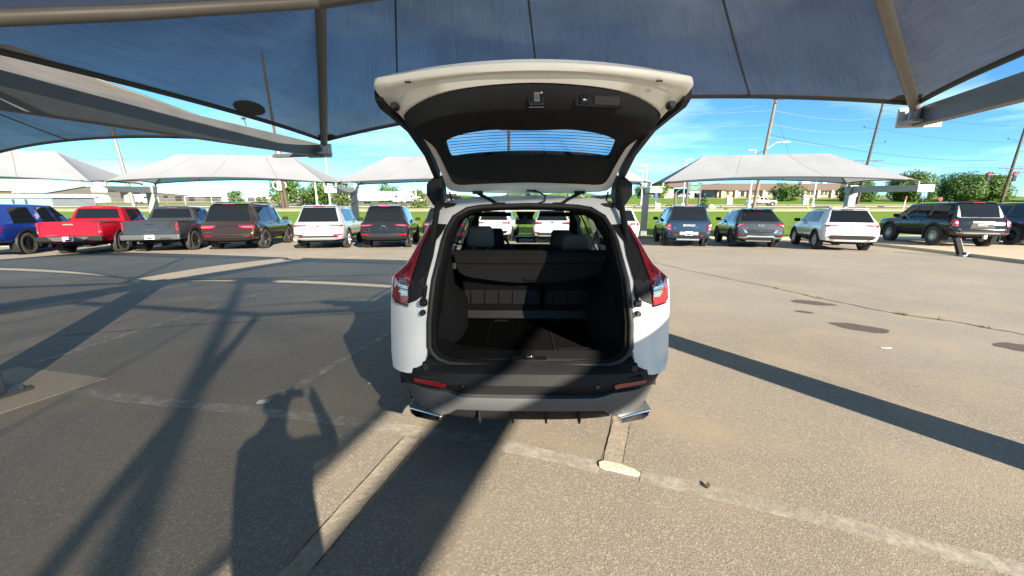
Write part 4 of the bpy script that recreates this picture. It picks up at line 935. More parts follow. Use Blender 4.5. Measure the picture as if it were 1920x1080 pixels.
def vehicle(name, label, cat, loc, head, sp):
    x, y = loc; root = empty(name, label, cat, (x, y, gz(x, y)+sp.get('lift', 0)), rad(-head)); root.rotation_euler = (-.03, 0, rad(-head))
    L, W, H = sp['L'], sp['W'], sp['H']; hw = W/2; wr = sp.get('wr', .37); cl = sp.get('cl', .36); belt = sp.get('belt', 1.08); hood = sp.get('hood', 1.02)
    ro = sp.get('ro', 1.0); wb = sp.get('wb', 2.8); rake = sp.get('rake', .42); ht = sp.get('ht', hw*.68); kind = sp.get('kind', 'suv'); wst = sp.get('wst', L*.62); wsb = sp.get('wsb', L*.745)
    gl0 = sp.get('gl0', belt+.01); p = paint('paint_'+sp['pn'], sp['col'], sp.get('metal', 0), .28) if 'paint_'+sp['pn'] not in MATS else MATS['paint_'+sp['pn']]
    front = [(wsb, cl, hw, belt-.05, hood+.07, hw*.80), (wsb+.12, cl, hw, hood-.03, hood+.02, hw*.86), (L-.42, cl, hw*.985, hood-.08, hood-.02, hw*.83), (L-.15, cl+.02, hw*.93, hood-.16, hood-.08, hw*.78), (L-.03, cl+.06, hw*.84, hood-.28, hood-.20, hw*.72), (L, cl+.12, hw*.76, hood-.36, hood-.30, hw*.66)]
    if kind == 'suv':
        st = [(0, cl+.10, hw*.86, .70, .74, hw*.80), (.035, cl+.05, hw*.93, .76, .80, hw*.88), (.10, cl, hw*.965, belt-.10, belt-.05, hw*.90), (.19, cl, hw*.985, belt-.02, gl0+.02, hw*.875), (.22, cl, hw*.99, belt, gl0+.05, hw*.865),
              (.19+rake*.5, cl, hw, belt, lerp(gl0, H, .56), lerp(hw*.86, ht, .6)), (.19+rake*.93, cl, hw, belt, H-.05, ht+.01), (.19+rake*1.1, cl, hw, belt, H-.012, ht), (L*.36, cl, hw, belt, H, ht), (L*.5, cl, hw, belt-.01, H-.005, ht), (wst, cl, hw, belt-.02, H-.05, ht-.01)] + front
    else:
        bed = sp.get('bed', 1.6); bt = sp.get('bt', 1.22)
        if sp.get('topper'):
            st = [(0, cl+.12, hw*.88, .70, .76, hw*.80), (.05, cl+.06, hw*.95, bt-.10, bt-.02, hw*.90), (.08, cl, hw*.97, bt-.06, bt+.04, hw*.86), (.26, cl, hw*.99, bt, H-.10, hw*.76), (.34, cl, hw, bt, H-.03, hw*.74), (bed, cl, hw, bt-.02, H-.01, hw*.73), (wst, cl, hw, bt-.08, H-.04, ht)] + front
        else:
            st = [(0, cl+.14, hw*.90, .70, .76, hw*.84), (.03, cl+.10, hw*.95, bt-.08, bt-.02, hw*.93), (.06, cl, hw*.97, bt-.05, bt, hw*.93), (bed, cl, hw, bt-.06, bt+.005, hw*.93), (bed+.02, cl, hw, bt-.06, bt+.04, hw*.90), (bed+.20, cl, hw, bt-.08, H-.10, ht+.05), (bed+.30, cl, hw, bt-.08, H-.02, ht), (wst, cl, hw, bt-.10, H-.03, ht)] + front
    o, cut = body_mesh(st, [(ro, wr, wr*1.16), (ro+wb, wr, wr*1.16)])
    if kind == 'pickup' and not sp.get('topper'): cut.box((0, .06+(sp.get('bed', 1.6))/2, sp.get('bt', 1.22)-.13), (hw*1.66, sp.get('bed', 1.6)-.16, .5))
    apply_bool(o, cut, p); o.parent = root; resmooth(o, 32)
    bm = bmesh.new(); bm.from_mesh(o.data); bvh = BVHTree.FromBMesh(bm); bm.free(); CUR['bvh'] = bvh
    def rp(nm, pts, mat, off=.003, th=.012, par=None, cuts=3): return mobj(nm, poly_patch(bvh, pts, 'Y', 1, off, th, cuts), mat, par or root)
    def rp2(nm, pts, mat, **k): return [rp(nm, mx(pts, s), mat, **k) for s in (1, -1)]
    def spn(nm, pts, mat, off=.003, th=.008, par=None): return [mobj(nm, poly_patch(bvh, pts, 'X', s, off, th), mat, par or root) for s in (1, -1)]
    # glass
    if kind == 'suv' or sp.get('topper'):
        g0, g1 = (gl0+.035, H-.085) if kind == 'suv' else (sp['bt']+.07, H-.12)
        wb0, wt0 = sp.get('gw', (hw*.80, ht*.93))
        rp('rear_window', [(-wb0, g0), (wb0, g0), (wt0, g1), (-wt0, g1)], M_GLASSD, .004, .006)
        if kind == 'suv':
            b = MB(); hy = .19+rake*.75; b.prism([(-ht*.96, hy, H-.030), (ht*.96, hy, H-.030), (ht*.98, hy+.34, H-.004), (-ht*.98, hy+.34, H-.004)], (0, 0, .022)); b.build('roof_spoiler', sp.get('spoil', p), root, bevel=.008)
            b = MB(); b.box((0, hy-.004, H-.028), (ht*.62, .012, .022)); b.build('brake_light', M_REDLENS, root)
            b = MB(); b.tube([(.02, .19, g0+.005), (.02-.30, .19+rake*.12, g0+.05)], .011, 6); b.build('rear_wiper', M_BLACKPL, root)
    else:
        bt = sp.get('bt', 1.22); rp('rear_window', [(-ht*1.08, bt+.09), (ht*1.08, bt+.09), (ht*.93, H-.13), (-ht*.93, H-.13)], M_GLASSD, .004, .006)
        b = MB(); b.box((0, sp.get('bed', 1.6)+.215, H-.075), (.34, .03, .03)); b.build('brake_light', M_REDLENS, root)
    bz = belt+.045 if kind == 'suv' else sp.get('bt', 1.22)-.02; tz = H-.14
    for (ya, yb, yc, yd) in sp['win']: spn('side_window', [(ya, bz), (yb, bz), (yc, tz), (yd, tz)], M_GLASSD)
    b = MB()
    # doors, handles, sill cladding, arch lips
    for yy in sp.get('seam', (L*.44, L*.63)):
        spn('door_gap', [(yy, cl+.12), (yy+.012, cl+.12), (yy+.012, belt+.01), (yy, belt+.01)], M_INK, .0005, .0015)
    for yy in sp.get('handle', (L*.36, L*.55)): spn('door_handle', [(yy, belt-.14), (yy+.18, belt-.14), (yy+.18, belt-.105), (yy, belt-.105)], sp.get('hmat', p), .002, .03)
    clad = sp.get('clad', M_BLACKPL)
    spn('sill_cladding', [(ro+wr*1.16, cl+.02), (ro+wb-wr*1.16, cl+.02), (ro+wb-wr*1.16, cl+.16), (ro+wr*1.16, cl+.16)], clad, .002, .012)
    for s in (-1, 1):
        for yc in (ro, ro+wb):
            r0, r1 = wr*1.14, wr*1.14+sp.get('lip', .06); aa = [rad(-18)+rad(216)*k/16 for k in range(17)]
            b = MB(); b.rings([[(s*xx, yc+cos(a)*rr, wr+sin(a)*rr) for a in aa] for xx, rr in ((hw*.93, r0), (hw+.012, r0), (hw+.012, r1-.01), (hw*.96, r1+.01))], caps=False, closed=False); b.build('wheel_arch', clad, root, smooth=50)
        for yc in (ro, ro+wb): add_wheel(root, s*(hw-.125), yc, wr, wr, sp.get('tw', .25), sp.get('ws', 'b6'), wr*sp.get('rimk', .64), sp.get('rim', M_RIMB))
        my = wst+.22 if kind == 'suv' else wst+.30
        b = MB(); b.box((s*(hw+.10), my, belt+.09), (.22, .10, .15)); b.box((s*(hw-.0), my, belt+.05), (.1, .05, .04)); b.build('door_mirror', sp.get('mirror', M_BLACKPL), root, bevel=.03)
        if sp.get('rails'):
            b = MB(); b.tube([(s*(ht-.03), L*.17, H-.02), (s*(ht-.02), L*.2, H+.045), (s*(ht-.02), L*.5, H+.05), (s*(ht-.03), L*.56, H-.02)], .018, 6); b.build('roof_rail', sp['rails'], root, smooth=50)
        if sp.get('flap'):
            b = MB(); b.box((s*(hw-.12), ro-wr*1.25, wr*.75), (.28, .02, .36), rx=.12); b.build('mud_flap', M_BLACKPL, root)
    b = MB(); b.box((0, L*.5, cl-.03), (W*.62, L*.8, .10)); b.box((0, .55, cl-.05), (W*.5, .5, .10)); b.build('underbody', M_WELL, root)
    b = MB(); b.tube([(-hw*.75, ro, wr*.95), (hw*.75, ro, wr*.95)], .055, 8); b.lathe([(.02, -.1), (.13, -.05), (.13, .05), (.02, .1)], 10, (0, ro, wr*.95), 'X'); b.build('rear_axle', M_WELL, root)
    if sp.get('fin', True) and kind == 'suv':
        b = MB(); b.prism([(-.018, L*.2, H-.01), (-.018, L*.26, H-.01), (-.018, L*.215, H+.055)], (.036, 0, 0)); b.build('roof_antenna', sp.get('finm', p), root)
    sp['rear'](root, rp, rp2, hw, H, belt, cl)
    return root
CUR = {}
def letters(parent, txt, size, mat, x, y, z, rx=0):
    ys = []
    for dx in (-.25, 0, .25):
        for dz in (-.4, .4):
            h = CUR['bvh'].ray_cast(Vector((x+dx*size*len(txt), -4, z+dz*size)), Vector((0, 1, 0)))
            if h[0]: ys.append(h[0].y)
    y = min(ys)-(.034 if any(c.name.startswith('tailgate') for c in parent.children) else .008) if ys else y
    return text_obj('badge', txt, size, mat, parent, (x, y, z), (pi/2+rx, 0, 0), .004)
def bumper_black(rp, hw, z0, z1, mat=M_BLACKPL, ins=.97): return rp('rear_bumper', [(-hw*ins, z0), (hw*ins, z0), (hw*ins, z1), (-hw*ins, z1)], mat, .001, .02)
WIN4 = lambda L, b=.9: [(b, L*.405, L*.40, b+.12), (L*.42, L*.60, L*.575, L*.415), (L*.62, L*.725, L*.655, L*.60)]
WIN5 = lambda L: [(.75, L*.30, L*.30, .95), (L*.315, L*.455, L*.45, L*.315), (L*.47, L*.70, L*.635, L*.465)]
# --- rear faces
def rear_brown(root, rp, rp2, hw, H, belt, cl):
    rp2('taillight', [(.44*hw, .93), (.62*hw, .89), (.965*hw, .90), (.96*hw, 1.03), (.40*hw, 1.03)], M_REDLENS, th=.02)
    rp2('lamp_inner', [(.50*hw, .955), (.70*hw, .93), (.90*hw, .94), (.90*hw, .965), (.50*hw, .975)], M_CLEAR, off=.024, th=.003)
    rp('tailgate_recess', [(-.44*hw, .72), (.44*hw, .72), (.34*hw, .93), (-.34*hw, .93)], MATS['paint_brown'], .002, .003)
    bumper_black(rp, hw, cl+.13, .60, MATS['paint_brown']); rp('bumper_step', [(-.80*hw, .50), (.80*hw, .50), (.84*hw, .57), (-.84*hw, .57)], M_BLACKPL, .022, .01)
    rp2('reflector', [(.55*hw, .585), (.80*hw, .585), (.80*hw, .615), (.55*hw, .615)], M_REDLENS, off=.024)
    b = plate(root, .065, .845, 'w'); rp('gate_gap', [(-.9*hw, .64), (.9*hw, .64), (.9*hw, .65), (-.9*hw, .65)], M_INK, .001, .002); rp('trim_bar', [(-.40*hw, .97), (.40*hw, .97), (.40*hw, 1.0), (-.40*hw, 1.0)], M_GLOSSBLK, .002, .012)
    letters(root, 'PLATINUM', .05, M_CHROME, -.66, .04, .75)
def rear_gc(dark):
    def f(root, rp, rp2, hw, H, belt, cl):
        rp2('taillight', [(.50*hw, .985), (.965*hw, .945), (.965*hw, 1.025), (.44*hw, 1.03)], M_REDLENS, th=.018)
        rp2('lamp_inner', [(.55*hw, .992), (.86*hw, .975), (.86*hw, 1.0), (.55*hw, 1.012)], M_CLEAR, off=.022, th=.003)
        rp('tailgate_recess', [(-.50*hw, .885), (.50*hw, .885), (.50*hw, .897), (-.50*hw, .897)], M_CHROME if not dark else M_GLOSSBLK, .002, .008)
        rp('gate_gap', [(-.55*hw, .63), (.55*hw, .63), (.62*hw, .88), (.61*hw, .885), (.535*hw, .64), (-.535*hw, .64), (-.61*hw, .885), (-.62*hw, .88)], M_INK, .0005, .0015)
        bumper_black(rp, hw, cl+.12, .58)
        rp2('reflector', [(.60*hw, .585), (.93*hw, .600), (.93*hw, .655), (.60*hw, .640)], M_REDLENS, off=.004)
        if dark: rp('chrome_strip', [(-.62*hw, .60), (.62*hw, .60), (.62*hw, .612), (-.62*hw, .612)], M_CHROME, .004, .01)
        plate(root, .062, .80, 'w' if dark else 'k'); letters(root, 'Jeep', .085, M_GLOSSBLK if not dark else M_CHROME, 0, .115, .975)
        letters(root, '4x4', .05, M_CHROME, -.72, .045, .74)
    return f
def rear_bronco(root, rp, rp2, hw, H, belt, cl):
    rp2('taillight', [(.77*hw, .73), (.96*hw, .74), (.985*hw, 1.02), (.79*hw, 1.03)], M_REDLENS, th=.03)
    for z in (.81, .94): rp2('lamp_inner', [(.82*hw, z-.035), (.93*hw, z-.035), (.93*hw, z+.035), (.82*hw, z+.035)], M_CLEAR, off=.034, th=.004)
    bumper_black(rp, hw, cl+.10, .69); rp('plate_recess', [(-.40*hw, .55), (.40*hw, .55), (.40*hw, .685), (-.40*hw, .685)], pbr('grey_recess', (.28, .28, .29), .5), .022, .003)
    plate(root, -.022, .615, 'w'); rp2('reflector', [(.50*hw, .505), (.64*hw, .505), (.64*hw, .545), (.50*hw, .545)], M_REDLENS, off=.024)
    letters(root, 'BRONCO', .115, M_PLATE, 0, .10, .955); rp('gate_gap', [(-.70*hw, .72), (.70*hw, .72), (.70*hw, .728), (-.70*hw, .728)], M_INK, .001, .002); letters(root, 'SPORT', .05, M_CHROME, .33, .09, .88); rp('oval_badge', [(-.66*hw, .84), (-.60*hw, .825), (-.54*hw, .84), (-.60*hw, .858)], M_CLEAR, .002, .006)
    for s in (-1, 1):
        b = MB(); b.box((s*.36, .60, H-.16), (.03, .03, .09), ry=s*.2); b.build('glass_hinge', M_CLEAR, root, bevel=.008)
    b = MB(); b.box((0, .18, cl-.03), (.95, .12, .10)); b.build('skid_plate', M_RIMS, root, bevel=.02)
def rear_kia(root, rp, rp2, hw, H, belt, cl):
    rp2('taillight', [(.58*hw, 1.015), (.82*hw, .955), (.93*hw, .86), (.985*hw, .87), (.985*hw, 1.02), (.72*hw, 1.06)], M_REDLENS, th=.02)
    rp2('lamp_inner', [(.70*hw, 1.0), (.84*hw, .975), (.93*hw, .90), (.955*hw, .90), (.90*hw, 1.0)], M_CLEAR, off=.024, th=.003)
    rp('plate_recess', [(-.55*hw, .655), (.55*hw, .655), (.65*hw, .80), (-.65*hw, .80)], M_BLACKPL, .001, .003); rp2('recess_blade', [(.52*hw, .66), (.62*hw, .66), (.72*hw, .80), (.60*hw, .80)], M_CLEAR, off=.002, th=.012)
    plate(root, .05, .73, 'w'); letters(root, 'KIA', .15, M_CHROME, .02, .075, .965); letters(root, 'SPORTAGE', .055, M_CHROME, -.62, .055, .86)
    bumper_black(rp, hw, cl+.1, .60, M_BLACKPL)
    rp('skid_plate', [(-.95*hw, .50), (-.62*hw, .49), (-.50*hw, .56), (-.2*hw, .545), (.2*hw, .545), (.50*hw, .56), (.62*hw, .49), (.95*hw, .50), (.97*hw, .455), (.60*hw, .425), (.48*hw, .485), (-.48*hw, .485), (-.60*hw, .425), (-.97*hw, .455)], M_RIMS, .023, .02)
    rp2('reflector', [(.62*hw, .535), (.92*hw, .545), (.92*hw, .60), (.66*hw, .60)], M_DARKLENS, off=.024)
    b = MB(); b.box((0, .22, cl-.02), (1.0, .14, .12)); b.build('muffler', M_TUBE, root, bevel=.04)
def rear_rav(root, rp, rp2, hw, H, belt, cl):
    rp2('taillight', [(.48*hw, 1.005), (.80*hw, .965), (.985*hw, .945), (.985*hw, 1.05), (.50*hw, 1.055)], M_REDLENS, th=.02)
    rp2('lamp_inner', [(.54*hw, 1.01), (.80*hw, .985), (.80*hw, 1.015), (.54*hw, 1.03)], M_CLEAR, off=.024, th=.003)
    plate(root, .06, .83, 'k'); bumper_black(rp, hw, cl+.10, .56); rp('bumper_upper', [(-.97*hw, .56), (-.72*hw, .64), (.72*hw, .64), (.97*hw, .56)], M_BLACKPL, .001, .018)
    rp2('reflector', [(.58*hw, .535), (.80*hw, .535), (.80*hw, .565), (.58*hw, .565)], M_DARKLENS, off=.024); rp('plate_hood', [(-.36*hw, .935), (.36*hw, .935), (.36*hw, .95), (-.36*hw, .95)], M_WHITE, .002, .016)
    letters(root, 'HYBRID', .05, M_INK, -.60, .045, .77); letters(root, 'AWD', .05, M_INK, -.60, .045, .70); rp('emblem', [(-.04, .985), (0, .965), (.04, .985), (.03, 1.01), (-.03, 1.01)], M_CHROME, .002, .008)
    for s in (-1, 1): MB().lathe([(.03, -.05), (.04, -.05), (.04, .1), (.03, .1)], 12, (s*.58, .06, cl+.07), 'Y').build('exhaust_tip', M_CHROME, root)
def rear_runner(root, rp, rp2, hw, H, belt, cl):
    rp2('taillight', [(.80*hw, .86), (.95*hw, .84), (.985*hw, .98), (.95*hw, 1.12), (.80*hw, 1.13)], M_REDLENS, th=.03)
    rp2('lamp_inner', [(.82*hw, .965), (.92*hw, .965), (.92*hw, 1.03), (.82*hw, 1.03)], M_CLEAR, off=.034, th=.004)
    for s in (-1, 1):
        rp('window_surround', mx([(.655*hw, 1.22), (.72*hw, 1.20), (.775*hw, 1.24), (.685*hw, H-.16), (.655*hw, H-.16)], s), M_SURR, .006, .01)
    rp('window_surround', [(-.72*hw, 1.185), (.72*hw, 1.185), (.72*hw, 1.215), (-.72*hw, 1.215)], M_SURR, .006, .012)
    rp('name_bar', [(-.30*hw, .985), (.42*hw, .985), (.42*hw, 1.055), (-.30*hw, 1.055)], M_SKID, .003, .014); letters(root, '4RUNNER', .07, M_INK, .06, .075, 1.02)
    rp('plate_recess', [(-.40*hw, .76), (.46*hw, .76), (.38*hw, .95), (-.32*hw, .95)], M_BLACKPL, .002, .004); plate(root, .05, .865, 'w', x=.03)
    bumper_black(rp, hw, cl+.12, .68); rp('bumper_bar', [(-.86*hw, .545), (.90*hw, .545), (.92*hw, .61), (-.88*hw, .61)], M_SURR, .022, .02)
    rp2('reflector', [(.62*hw, .56), (.86*hw, .56), (.86*hw, .60), (.62*hw, .60)], M_REDLENS, off=.044)
    b = MB(); b.box((.12, -.02, .44), (.10, .10, .16)); b.build('tow_hitch', M_STEELW, root, bevel=.01)
    letters(root, 'TRD', .05, M_CHROME, -.74, .045, .73)
def rear_small(lampz, dark=False, txt=None):
    def f(root, rp, rp2, hw, H, belt, cl):
        rp2('taillight', [(.50*hw, lampz-.045), (.94*hw, lampz-.06), (.97*hw, lampz+.07), (.56*hw, lampz+.05)], M_REDLENS, th=.02)
        rp2('lamp_inner', [(.60*hw, lampz-.025), (.84*hw, lampz-.03), (.84*hw, lampz+.02), (.60*hw, lampz+.02)], M_CLEAR, off=.024, th=.003)
        plate(root, .06, .80, 'k'); bumper_black(rp, hw, cl+.08, .56); rp2('reflector', [(.62*hw, .55), (.90*hw, .55), (.90*hw, .59), (.62*hw, .59)], M_REDLENS, off=.023)
        if txt: letters(root, txt, .09, M_CHROME, 0, .11, lampz+.01)
        else: rp('emblem', [(-.06, lampz-.03), (.06, lampz-.03), (.07, lampz+.05), (-.07, lampz+.05)], M_CHROME, .002, .008)
        rp('plate_hood', [(-.45*hw, .90), (.45*hw, .90), (.45*hw, .915), (-.45*hw, .915)], M_CHROME, .002, .010)
    return f
def rear_crv(root, rp, rp2, hw, H, belt, cl):
    rp2('taillight', [(.50*hw, .98), (.95*hw, .93), (.985*hw, 1.03), (.93*hw, 1.15), (.88*hw, 1.06), (.52*hw, 1.03)], M_REDLENS, th=.02)
    plate(root, .055, .74, 'k'); bumper_black(rp, hw, cl+.08, .54); rp('chrome_bar', [(-.45*hw, .905), (.45*hw, .905), (.45*hw, .925), (-.45*hw, .925)], M_CHROME, .002, .010)
    rp('emblem', [(-.06, 1.0), (.06, 1.0), (.07, 1.07), (-.07, 1.07)], M_CHROME, .002, .008); rp2('reflector', [(.68*hw, .53), (.92*hw, .53), (.92*hw, .58), (.68*hw, .58)], M_REDLENS, off=.023)
def rear_red(root, rp, rp2, hw, H, belt, cl):
    rp2('taillight', [(.855*hw, .78), (.975*hw, .76), (.985*hw, 1.16), (.86*hw, 1.17)], M_REDLENS, th=.02); rp2('lamp_inner', [(.88*hw, .80), (.96*hw, .80), (.96*hw, .87), (.88*hw, .87)], M_CLEAR, off=.024, th=.003)
    rp('tailgate', [(-.83*hw, .70), (.83*hw, .70), (.83*hw, 1.19), (-.83*hw, 1.19)], MATS['paint_red'], .002, .018); rp('tailgate_press', [(-.66*hw, .74), (.66*hw, .74), (.72*hw, 1.02), (-.72*hw, 1.02)], MATS['paint_red'], .021, .008)
    rp('tailgate_handle', [(-.16*hw, 1.09), (.16*hw, 1.09), (.14*hw, 1.13), (-.14*hw, 1.13)], M_TUBE, .021, .012)
    b = MB(); b.box((0, -.03, .60), (hw*1.96, .16, .17)); b.build('rear_bumper', M_BLACKPL, root, bevel=.03)
    b = MB(); b.prism([(-.62*hw, -.122, .675), (.62*hw, -.122, .675), (.45*hw, -.122, .53), (-.45*hw, -.122, .53)], (0, .02, 0)); b.build('bumper_face', M_SKID, root); plate(root, -.135, .60, 'w')
    letters(root, 'COLORADO', .06, M_CHROME, -.52, -.03, .73)
def rear_grey(root, rp, rp2, hw, H, belt, cl):
    rp2('taillight', [(.865*hw, .84), (.985*hw, .83), (.985*hw, 1.15), (.865*hw, 1.16)], M_REDLENS, th=.02); rp2('lamp_inner', [(.88*hw, .975), (.97*hw, .975), (.97*hw, 1.0), (.88*hw, 1.0)], M_CLEAR, off=.024, th=.003)
    rp('tailgate', [(-.84*hw, .72), (.84*hw, .72), (.84*hw, 1.20), (-.84*hw, 1.20)], MATS['paint_grey'], .002, .018); rp('tailgate_handle', [(-.14*hw, 1.06), (.14*hw, 1.06), (.14*hw, 1.10), (-.14*hw, 1.10)], M_GLOSSBLK, .021, .012)
    b = MB(); b.box((0, -.03, .60), (hw*1.98, .16, .20)); b.build('rear_bumper', M_SKID, root, bevel=.04); plate(root, -.125, .61, 'w')
    b = MB(); b.box((.52*hw, -.115, .56), (.36, .02, .05)); b.build('bumper_slot', M_INK, root)
    letters(root, 'TACOMA', .11, M_SKID, 0, -.03, .86)
    b = MB(); b.lathe([(.04, -.05), (.045, -.05), (.045, .2)], 12, (-.45, .05, .40), 'Y'); b.build('exhaust_tip', M_CHROME, root)
def rear_blue(root, rp, rp2, hw, H, belt, cl):
    rp2('taillight', [(.84*hw, .78), (.97*hw, .76), (.985*hw, 1.09), (.84*hw, 1.11)], M_REDLENS, th=.02); rp2('lamp_inner', [(.86*hw, .80), (.96*hw, .80), (.96*hw, .89), (.86*hw, .89)], M_CLEAR, off=.024, th=.003)
    rp('tailgate', [(-.82*hw, .70), (.82*hw, .70), (.82*hw, 1.14), (-.82*hw, 1.14)], MATS['paint_blue'], .002, .018)
    b = MB(); b.box((0, -.03, .60), (hw*1.96, .16, .18)); b.build('rear_bumper', MATS['paint_blue'], root, bevel=.04); rp('step_pad', [(-.5*hw, .62), (.7*hw, .62), (.7*hw, .67), (-.5*hw, .67)], M_TRIM, .12, .005)
    letters(root, 'TUNDRA', .10, M_SKID, 0, -.03, .90)
def back_from(mid, head, ro):   # rear bumper point from the middle of the rear axle
    return (mid[0]-sin(rad(head))*ro, mid[1]-cos(rad(head))*ro)
GP = 'vehicles parked along the far kerb'
P_UP = dict(kind='pickup', L=5.4, W=1.92, H=1.80, bt=1.22, bed=1.60, belt=1.12, hood=1.12, wr=.395, ro=1.15, wb=3.3, cl=.45, ht=.66, wst=3.05, wsb=3.75, lip=.09, tw=.27, ws='s10', handle=(2.15, 2.95), seam=(1.95, 2.75, 3.6), fin=False)
def pk(**k): d = dict(P_UP); d.update(k); return d
cars = []
cars.append(vehicle('pickup_truck', 'blue pickup with a matching bed cap at the far left', 'pickup', back_from((-18.95, 14.85), -16, 1.15), -16, pk(L=5.7, W=1.98, H=1.86, bt=1.16, bed=1.75, topper=True, pn='blue', col=(.010, .035, .22), metal=.35, rear=rear_blue, win=[(.75, 1.75, 1.70, .85), (2.1, 2.75, 2.7, 2.12), (2.85, 3.55, 3.2, 2.83)], flap=True, gw=(.76, .68))))
cars.append(vehicle('pickup_truck', 'bright red pickup with a black bumper and black wheels', 'pickup', back_from((-16.15, 15.65), -17, 1.15), -17, pk(pn='red', col=(.26, .004, .012), metal=.2, rear=rear_red, win=[(2.0, 2.72, 2.68, 2.12), (2.82, 3.55, 3.2, 2.80)])))
cars.append(vehicle('pickup_truck', 'dark grey pickup between the red pickup and the brown SUV', 'pickup', back_from((-14.0, 16.55), -15, 1.15), -15, pk(pn='grey', col=(.040, .042, .045), metal=.4, rear=rear_grey, win=[(2.0, 2.72, 2.68, 2.12), (2.82, 3.55, 3.2, 2.80)], lip=.11)))
S_UV = dict(kind='suv', rails=M_BLACKPL)
def sv(**k): d = dict(S_UV); d.update(k); return d
cars.append(vehicle('parked_suv', 'large dark brown SUV with wide red tail lamps', 'car', back_from((-11.55, 17.3), -12, 1.15), -12, sv(L=5.28, W=2.02, H=1.89, belt=1.14, hood=1.15, wr=.41, ro=1.15, wb=3.1, cl=.42, rake=.38, ht=.70, pn='brown', col=(.045, .028, .020), metal=.55, rear=rear_brown, win=WIN4(5.28, .85), ws='s5', lip=.07, tw=.27)))
cars.append(vehicle('parked_suv', 'silver SUV with a black lower bumper beside a canopy post', 'car', back_from((-8.1, 17.68), -10, 1.10), -10, sv(L=5.2, W=1.98, H=1.81, belt=1.10, hood=1.07, wr=.39, ro=1.10, wb=3.05, cl=.40, rake=.42, ht=.68, pn='silver', col=(.36, .38, .39), metal=.2, rear=rear_gc(False), win=WIN4(5.2), ws='s5', rim=M_RIMS)))
cars.append(vehicle('parked_suv', 'black SUV with a chrome tail strip right of the silver SUV', 'car', back_from((-5.45, 17.94), -7, 1.05), -7, sv(L=4.9, W=1.97, H=1.80, belt=1.10, hood=1.07, wr=.39, ro=1.05, wb=2.96, cl=.40, rake=.44, ht=.67, pn='black', col=(.012, .013, .016), rear=rear_gc(True), win=WIN4(4.9), ws='s5')))
cars.append(vehicle('parked_suv', 'black SUV mostly hidden behind the left side of the white SUV', 'car', (-3.02, 18.0), -4, sv(L=4.8, W=1.92, H=1.72, belt=1.08, hood=1.04, wr=.37, ro=1.0, wb=2.8, cl=.38, rake=.48, ht=.66, pn='jet', col=(.016, .016, .018), rear=rear_small(1.0), win=WIN4(4.8))))
cars.append(vehicle('parked_suv', 'white compact SUV seen left of the mirror through the windscreen', 'car', (-.98, 21.0), 7, sv(L=4.4, W=1.82, H=1.65, belt=1.06, hood=1.02, wr=.35, ro=.9, wb=2.64, cl=.36, rake=.46, ht=.62, pn='white', col=(.80, .80, .79), rear=rear_small(.98, txt='Jeep'), win=WIN4(4.4), mirror=M_BLACKPL)))
cars.append(vehicle('parked_suv', 'pale silver SUV seen right of the mirror through the windscreen', 'car', (1.93, 19.6), 3, sv(L=4.6, W=1.86, H=1.68, belt=1.08, hood=1.02, wr=.36, ro=1.0, wb=2.66, cl=.36, rake=.46, ht=.62, pn='palesilver', col=(.42, .46, .49), metal=.2, rear=rear_crv, win=WIN4(4.6))))
cars.append(vehicle('parked_suv', 'white SUV mostly hidden behind the right side of the open tailgate car', 'car', (4.80, 18.4), 9, sv(L=4.7, W=1.9, H=1.70, belt=1.08, hood=1.02, wr=.37, ro=1.0, wb=2.75, cl=.36, rake=.5, ht=.64, pn='white', col=(.80, .80, .79), rear=rear_small(1.0), win=WIN4(4.7))))
cars.append(vehicle('parked_suv', 'boxy navy blue SUV with white lettering across its tailgate', 'car', back_from((7.91, 18.69), 12, .95), 12, sv(L=4.4, W=1.90, H=1.79, belt=1.12, hood=1.10, wr=.37, ro=.95, wb=2.67, cl=.38, rake=.30, ht=.70, pn='navy', col=(.022, .045, .085), metal=.4, rear=rear_bronco, win=WIN4(4.4, .8), spoil=M_GLOSSBLK)))
cars.append(vehicle('parked_suv', 'charcoal SUV with a silver lower skid plate right of the navy SUV', 'car', back_from((10.77, 18.2), 15, 1.0), 15, sv(L=4.66, W=1.87, H=1.67, belt=1.10, hood=1.02, wr=.37, ro=1.0, wb=2.75, cl=.36, rake=.62, ht=.62, pn='charcoal', col=(.055, .062, .072), metal=.5, rear=rear_kia, win=WIN4(4.66, 1.0), rails=None)))
cars.append(vehicle('parked_suv', 'white SUV with red lamps and black bumper right of the charcoal SUV', 'car', back_from((13.62, 16.85), 19, 1.0), 19, sv(L=4.6, W=1.87, H=1.70, belt=1.09, hood=1.02, wr=.37, ro=1.0, wb=2.69, cl=.38, rake=.46, ht=.63, pn='white', col=(.80, .80, .79), rear=rear_rav, win=WIN4(4.6, 1.0), lip=.08, rim=M_RIMS)))
R4 = dict(L=4.95, W=1.98, H=1.83, belt=1.16, hood=1.15, wr=.42, ro=1.02, wb=2.85, cl=.46, rake=.30, ht=.70, rails=M_BLACKPL, lift=.115, ws='tr', rimk=.58, lip=.10, tw=.28, flap=True, fin=False, spoil=M_BLACKPL)
d_ = dict(R4); d_.update(kind='suv', pn='onyx', col=(.008, .010, .014), rear=rear_runner, win=[(.55, 1.45, 1.40, .62), (1.62, 2.35, 2.32, 1.60), (2.45, 3.45, 3.05, 2.42)], rim=M_RIMS)
cars.append(vehicle('parked_suv', 'black off-road SUV parked on the tan concrete island', 'car', (18.85, 16.35), 13, d_))
d_ = dict(R4); d_.update(kind='suv', pn='slate', col=(.030, .034, .040), metal=.3, rear=rear_runner, win=[(.55, 1.45, 1.40, .62), (1.62, 2.35, 2.32, 1.60), (2.45, 3.45, 3.05, 2.42)])
cars.append(vehicle('parked_suv', 'dark off-road SUV cut off by the right edge of the photo', 'car', (22.45, 16.5), 13, d_))
